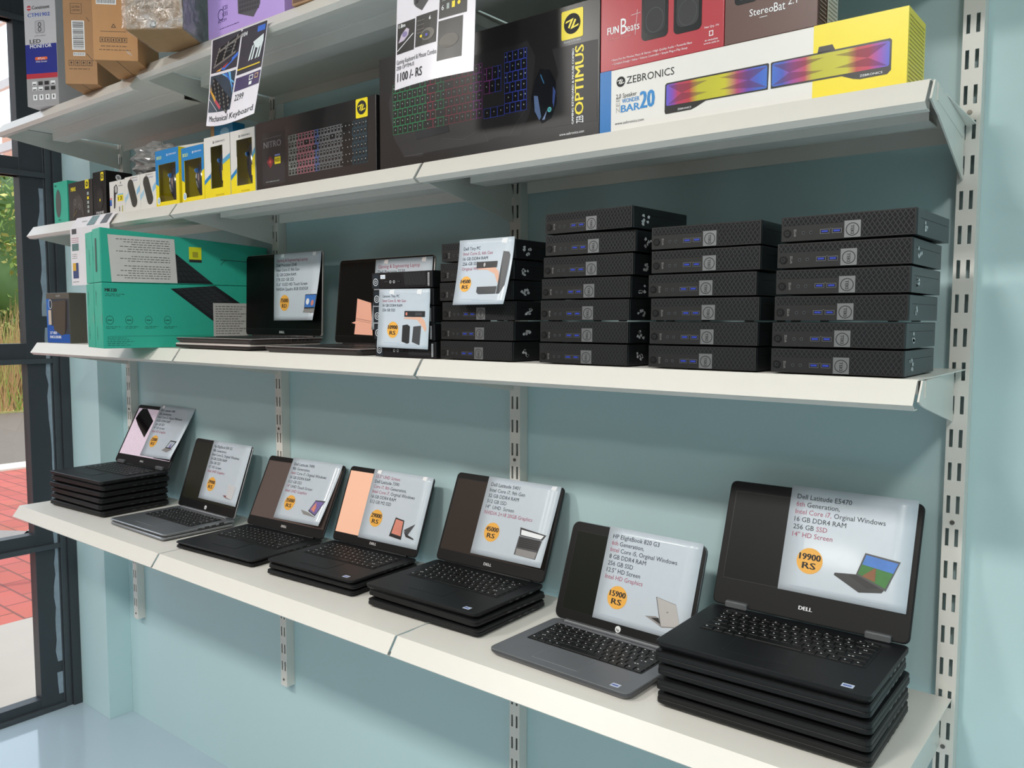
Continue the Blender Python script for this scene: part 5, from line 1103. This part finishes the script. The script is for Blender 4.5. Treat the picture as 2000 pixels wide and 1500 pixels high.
kbpic(lo, [(.183, .1680), (.350, .0400), (.474, .0700), (.312, .1800)], 16)
kbpic(up, [(.150, .0020), (.308, .0020), (.199, .0870), (.160, .0870)], 9)
a = Art(); a.line(.330, .075, .420, .072, .0016, INK, 1); a.line(.345, .075, .330, .060, .0014, INK, 1); a.build('cable_picture', up)
a = Art(); a.poly([(.019, .130), (.197, .127), (.203, .002), (.026, .001)], mat('#c9c6c2', .55), 3)
for k in range(17):
    if k in (6, 10): continue
    v = .118-k*.0066; a.bars(.040+.010*((k*7) % 5), v, .150-.010*((k*7) % 5)-.006, .0018, 1, mat('#55524f', .6), 4, 50+k)
a.build('paper_note', up)
a = Art(); a.rect(.238, .064, .274, .108, mat('#d8d81e', .4), 1); a.rect(.238, .064, .274, .072, INK, 2); a.rect(.248, .078, .264, .094, mat('#a8a02a', .4), 2); a.build('yellow_sticker', up)
a = Art(); a.rect(.304, .030, .411, .1290, mat('#b9b6b2', .55), 3)
for k in range(12): a.bars(.311, .118-k*.0073, .092-.01*(k % 3), .0018, 1, mat('#4a4846', .6), 4, 80+k)
a.build('paper_note', lo)
# narrow end prints (end face x=0 looks towards -x local)
def endart(par, fn_):
    a = Art(); fn_(a); a.build('end_print', par, (-.0002, 0, 0), matrix=Matrix.Translation((-.0002, GW, 0)) @ Matrix.Rotation(-math.pi/2, 4, 'Z'))
def e_lo(a): a.text('logitech', .026, .0240, .0070, INK, 1, rot=90, w=.036); a.bars(.020, .150, .010, .0014, 1, DG, 1, 3); a.rect(.0195, .120, .0215, .160, DG, 1); a.poly([(GW-.001, .066), (GW-.016, .072), (GW-.020, .082), (GW-.016, .092), (GW-.001, .098)], mat('#5aa894', .5), 1); a.rect(GW-.0012, .004, GW-.0004, .176, DG, 1)
endart(lo, e_lo); endart(lo2, e_lo)
def e_up(a): a.poly(rr(.028, .042, .028, .122, .006), mat('#24302e', .4), 1); a.rect(GW-.002, .002, GW-.001, .142, DG, 1); a.rect(.004, .060, .006, .100, DG, 1)
endart(up, e_up)
def e_up2(a): a.text('MK120', .020, .100, .0050, INK, 1, rot=90, w=.024); a.rect(.046, .050, .048, .094, INK, 1)
endart(up2, e_up2)
# drive enclosure pack
t = thing('drive_enclosure_box', 'blue and brown hard drive case box at the left end of the third shelf', 'box', (-2.766, -.338, Z3+.0004), 6)
b = MB(); b.cbox(0, .142, 0, .060, 0, .1700, mat('#5c5850', .35, noise=.1), .0008); b.build('carton', t)
a = Art(); a.rect(.0010, .0010, .141, .1500, mat('#3a4048', .3), 0); a.poly([(.001, .001), (.141, .001), (.141, .030), (.110, .030), (.070, .052), (.030, .060), (.001, .056)], mat('#1f56a8', .35), 1); a.rect(.001, .056, .022, .150, mat('#2f6ab8', .35), 1); a.text('2.5" HDD', .018, .0300, .0090, WHT, 2, w=.044, bold=.0004); a.text('ENCLOSURE', .018, .0160, .0090, WHT, 2, w=.070, bold=.0005); a.text('HDM', .062, .1560, .0070, SIL, 1, w=.026); a.build('front_text', t)
a = Art(); a.poly([(.044, .044), (.036, .138), (.122, .146), (.112, .030), (.092, .026)], mat('#4c443a', .45), 2); a.poly([(.110, .030), (.122, .146), (.130, .140), (.124, .050)], mat('#25221f', .4), 3); a.ring(.026, .132, .011, .016, .0016, WHT, 3); a.rect(.012, .062, .030, .112, mat('#c9b8a8', .4), 2); a.build('case_picture', t)
# leaflet hung over the lip of the second shelf
t = thing('product_leaflet', 'white leaflet with small product photos hanging beside the teal boxes', 'leaflet', (-2.470, -.3775, .2520)); LW, LH = .262, .214
def lf(u, v, y):
    yy = y if v < .180 else y+.0235*(v-.180)/.034
    return (u, yy, v)
b = MB(); NU, NV = 4, 12; G = [[b.addv(lf(LW*i/NU, LH*j/NV, 0)) for i in range(NU+1)] for j in range(NV+1)]
for j in range(NV):
    for i in range(NU):
        if j < 7 and i > 1: continue
        b.face((G[j][i], G[j][i+1], G[j+1][i+1], G[j+1][i]), mat('#e4e0e4', .4))
b.build('paper', t)
a = Art(); a.fn = lf; PH_ = mat('#4a4a4e', .4, noise=.3, scale=80); PH2 = mat('#5a7a78', .4, noise=.3, scale=80)
a.rect(.012, .160, .044, .176, PH_, 1); a.rect(.010, .108, .056, .130, PH2, 1); a.rect(.012, .022, .050, .070, mat('#3a4a78', .4), 1); a.rect(.012, .046, .034, .070, mat('#d8a83a', .4), 2); a.rect(.110, .182, .160, .212, PH2, 1); a.rect(.198, .182, .240, .212, PH_, 1)
for k in range(3): a.bars(.008, .146-k*.006, .050, .002, 1, RED, 1, k+3); a.bars(.010, .096-k*.006, .034, .002, 1, SIL2, 1, k+7)
a.rect(.008, .010, .050, .012, SIL2, 1); a.rect(.060, .196, .095, .199, SIL2, 1); a.build('photos', t)
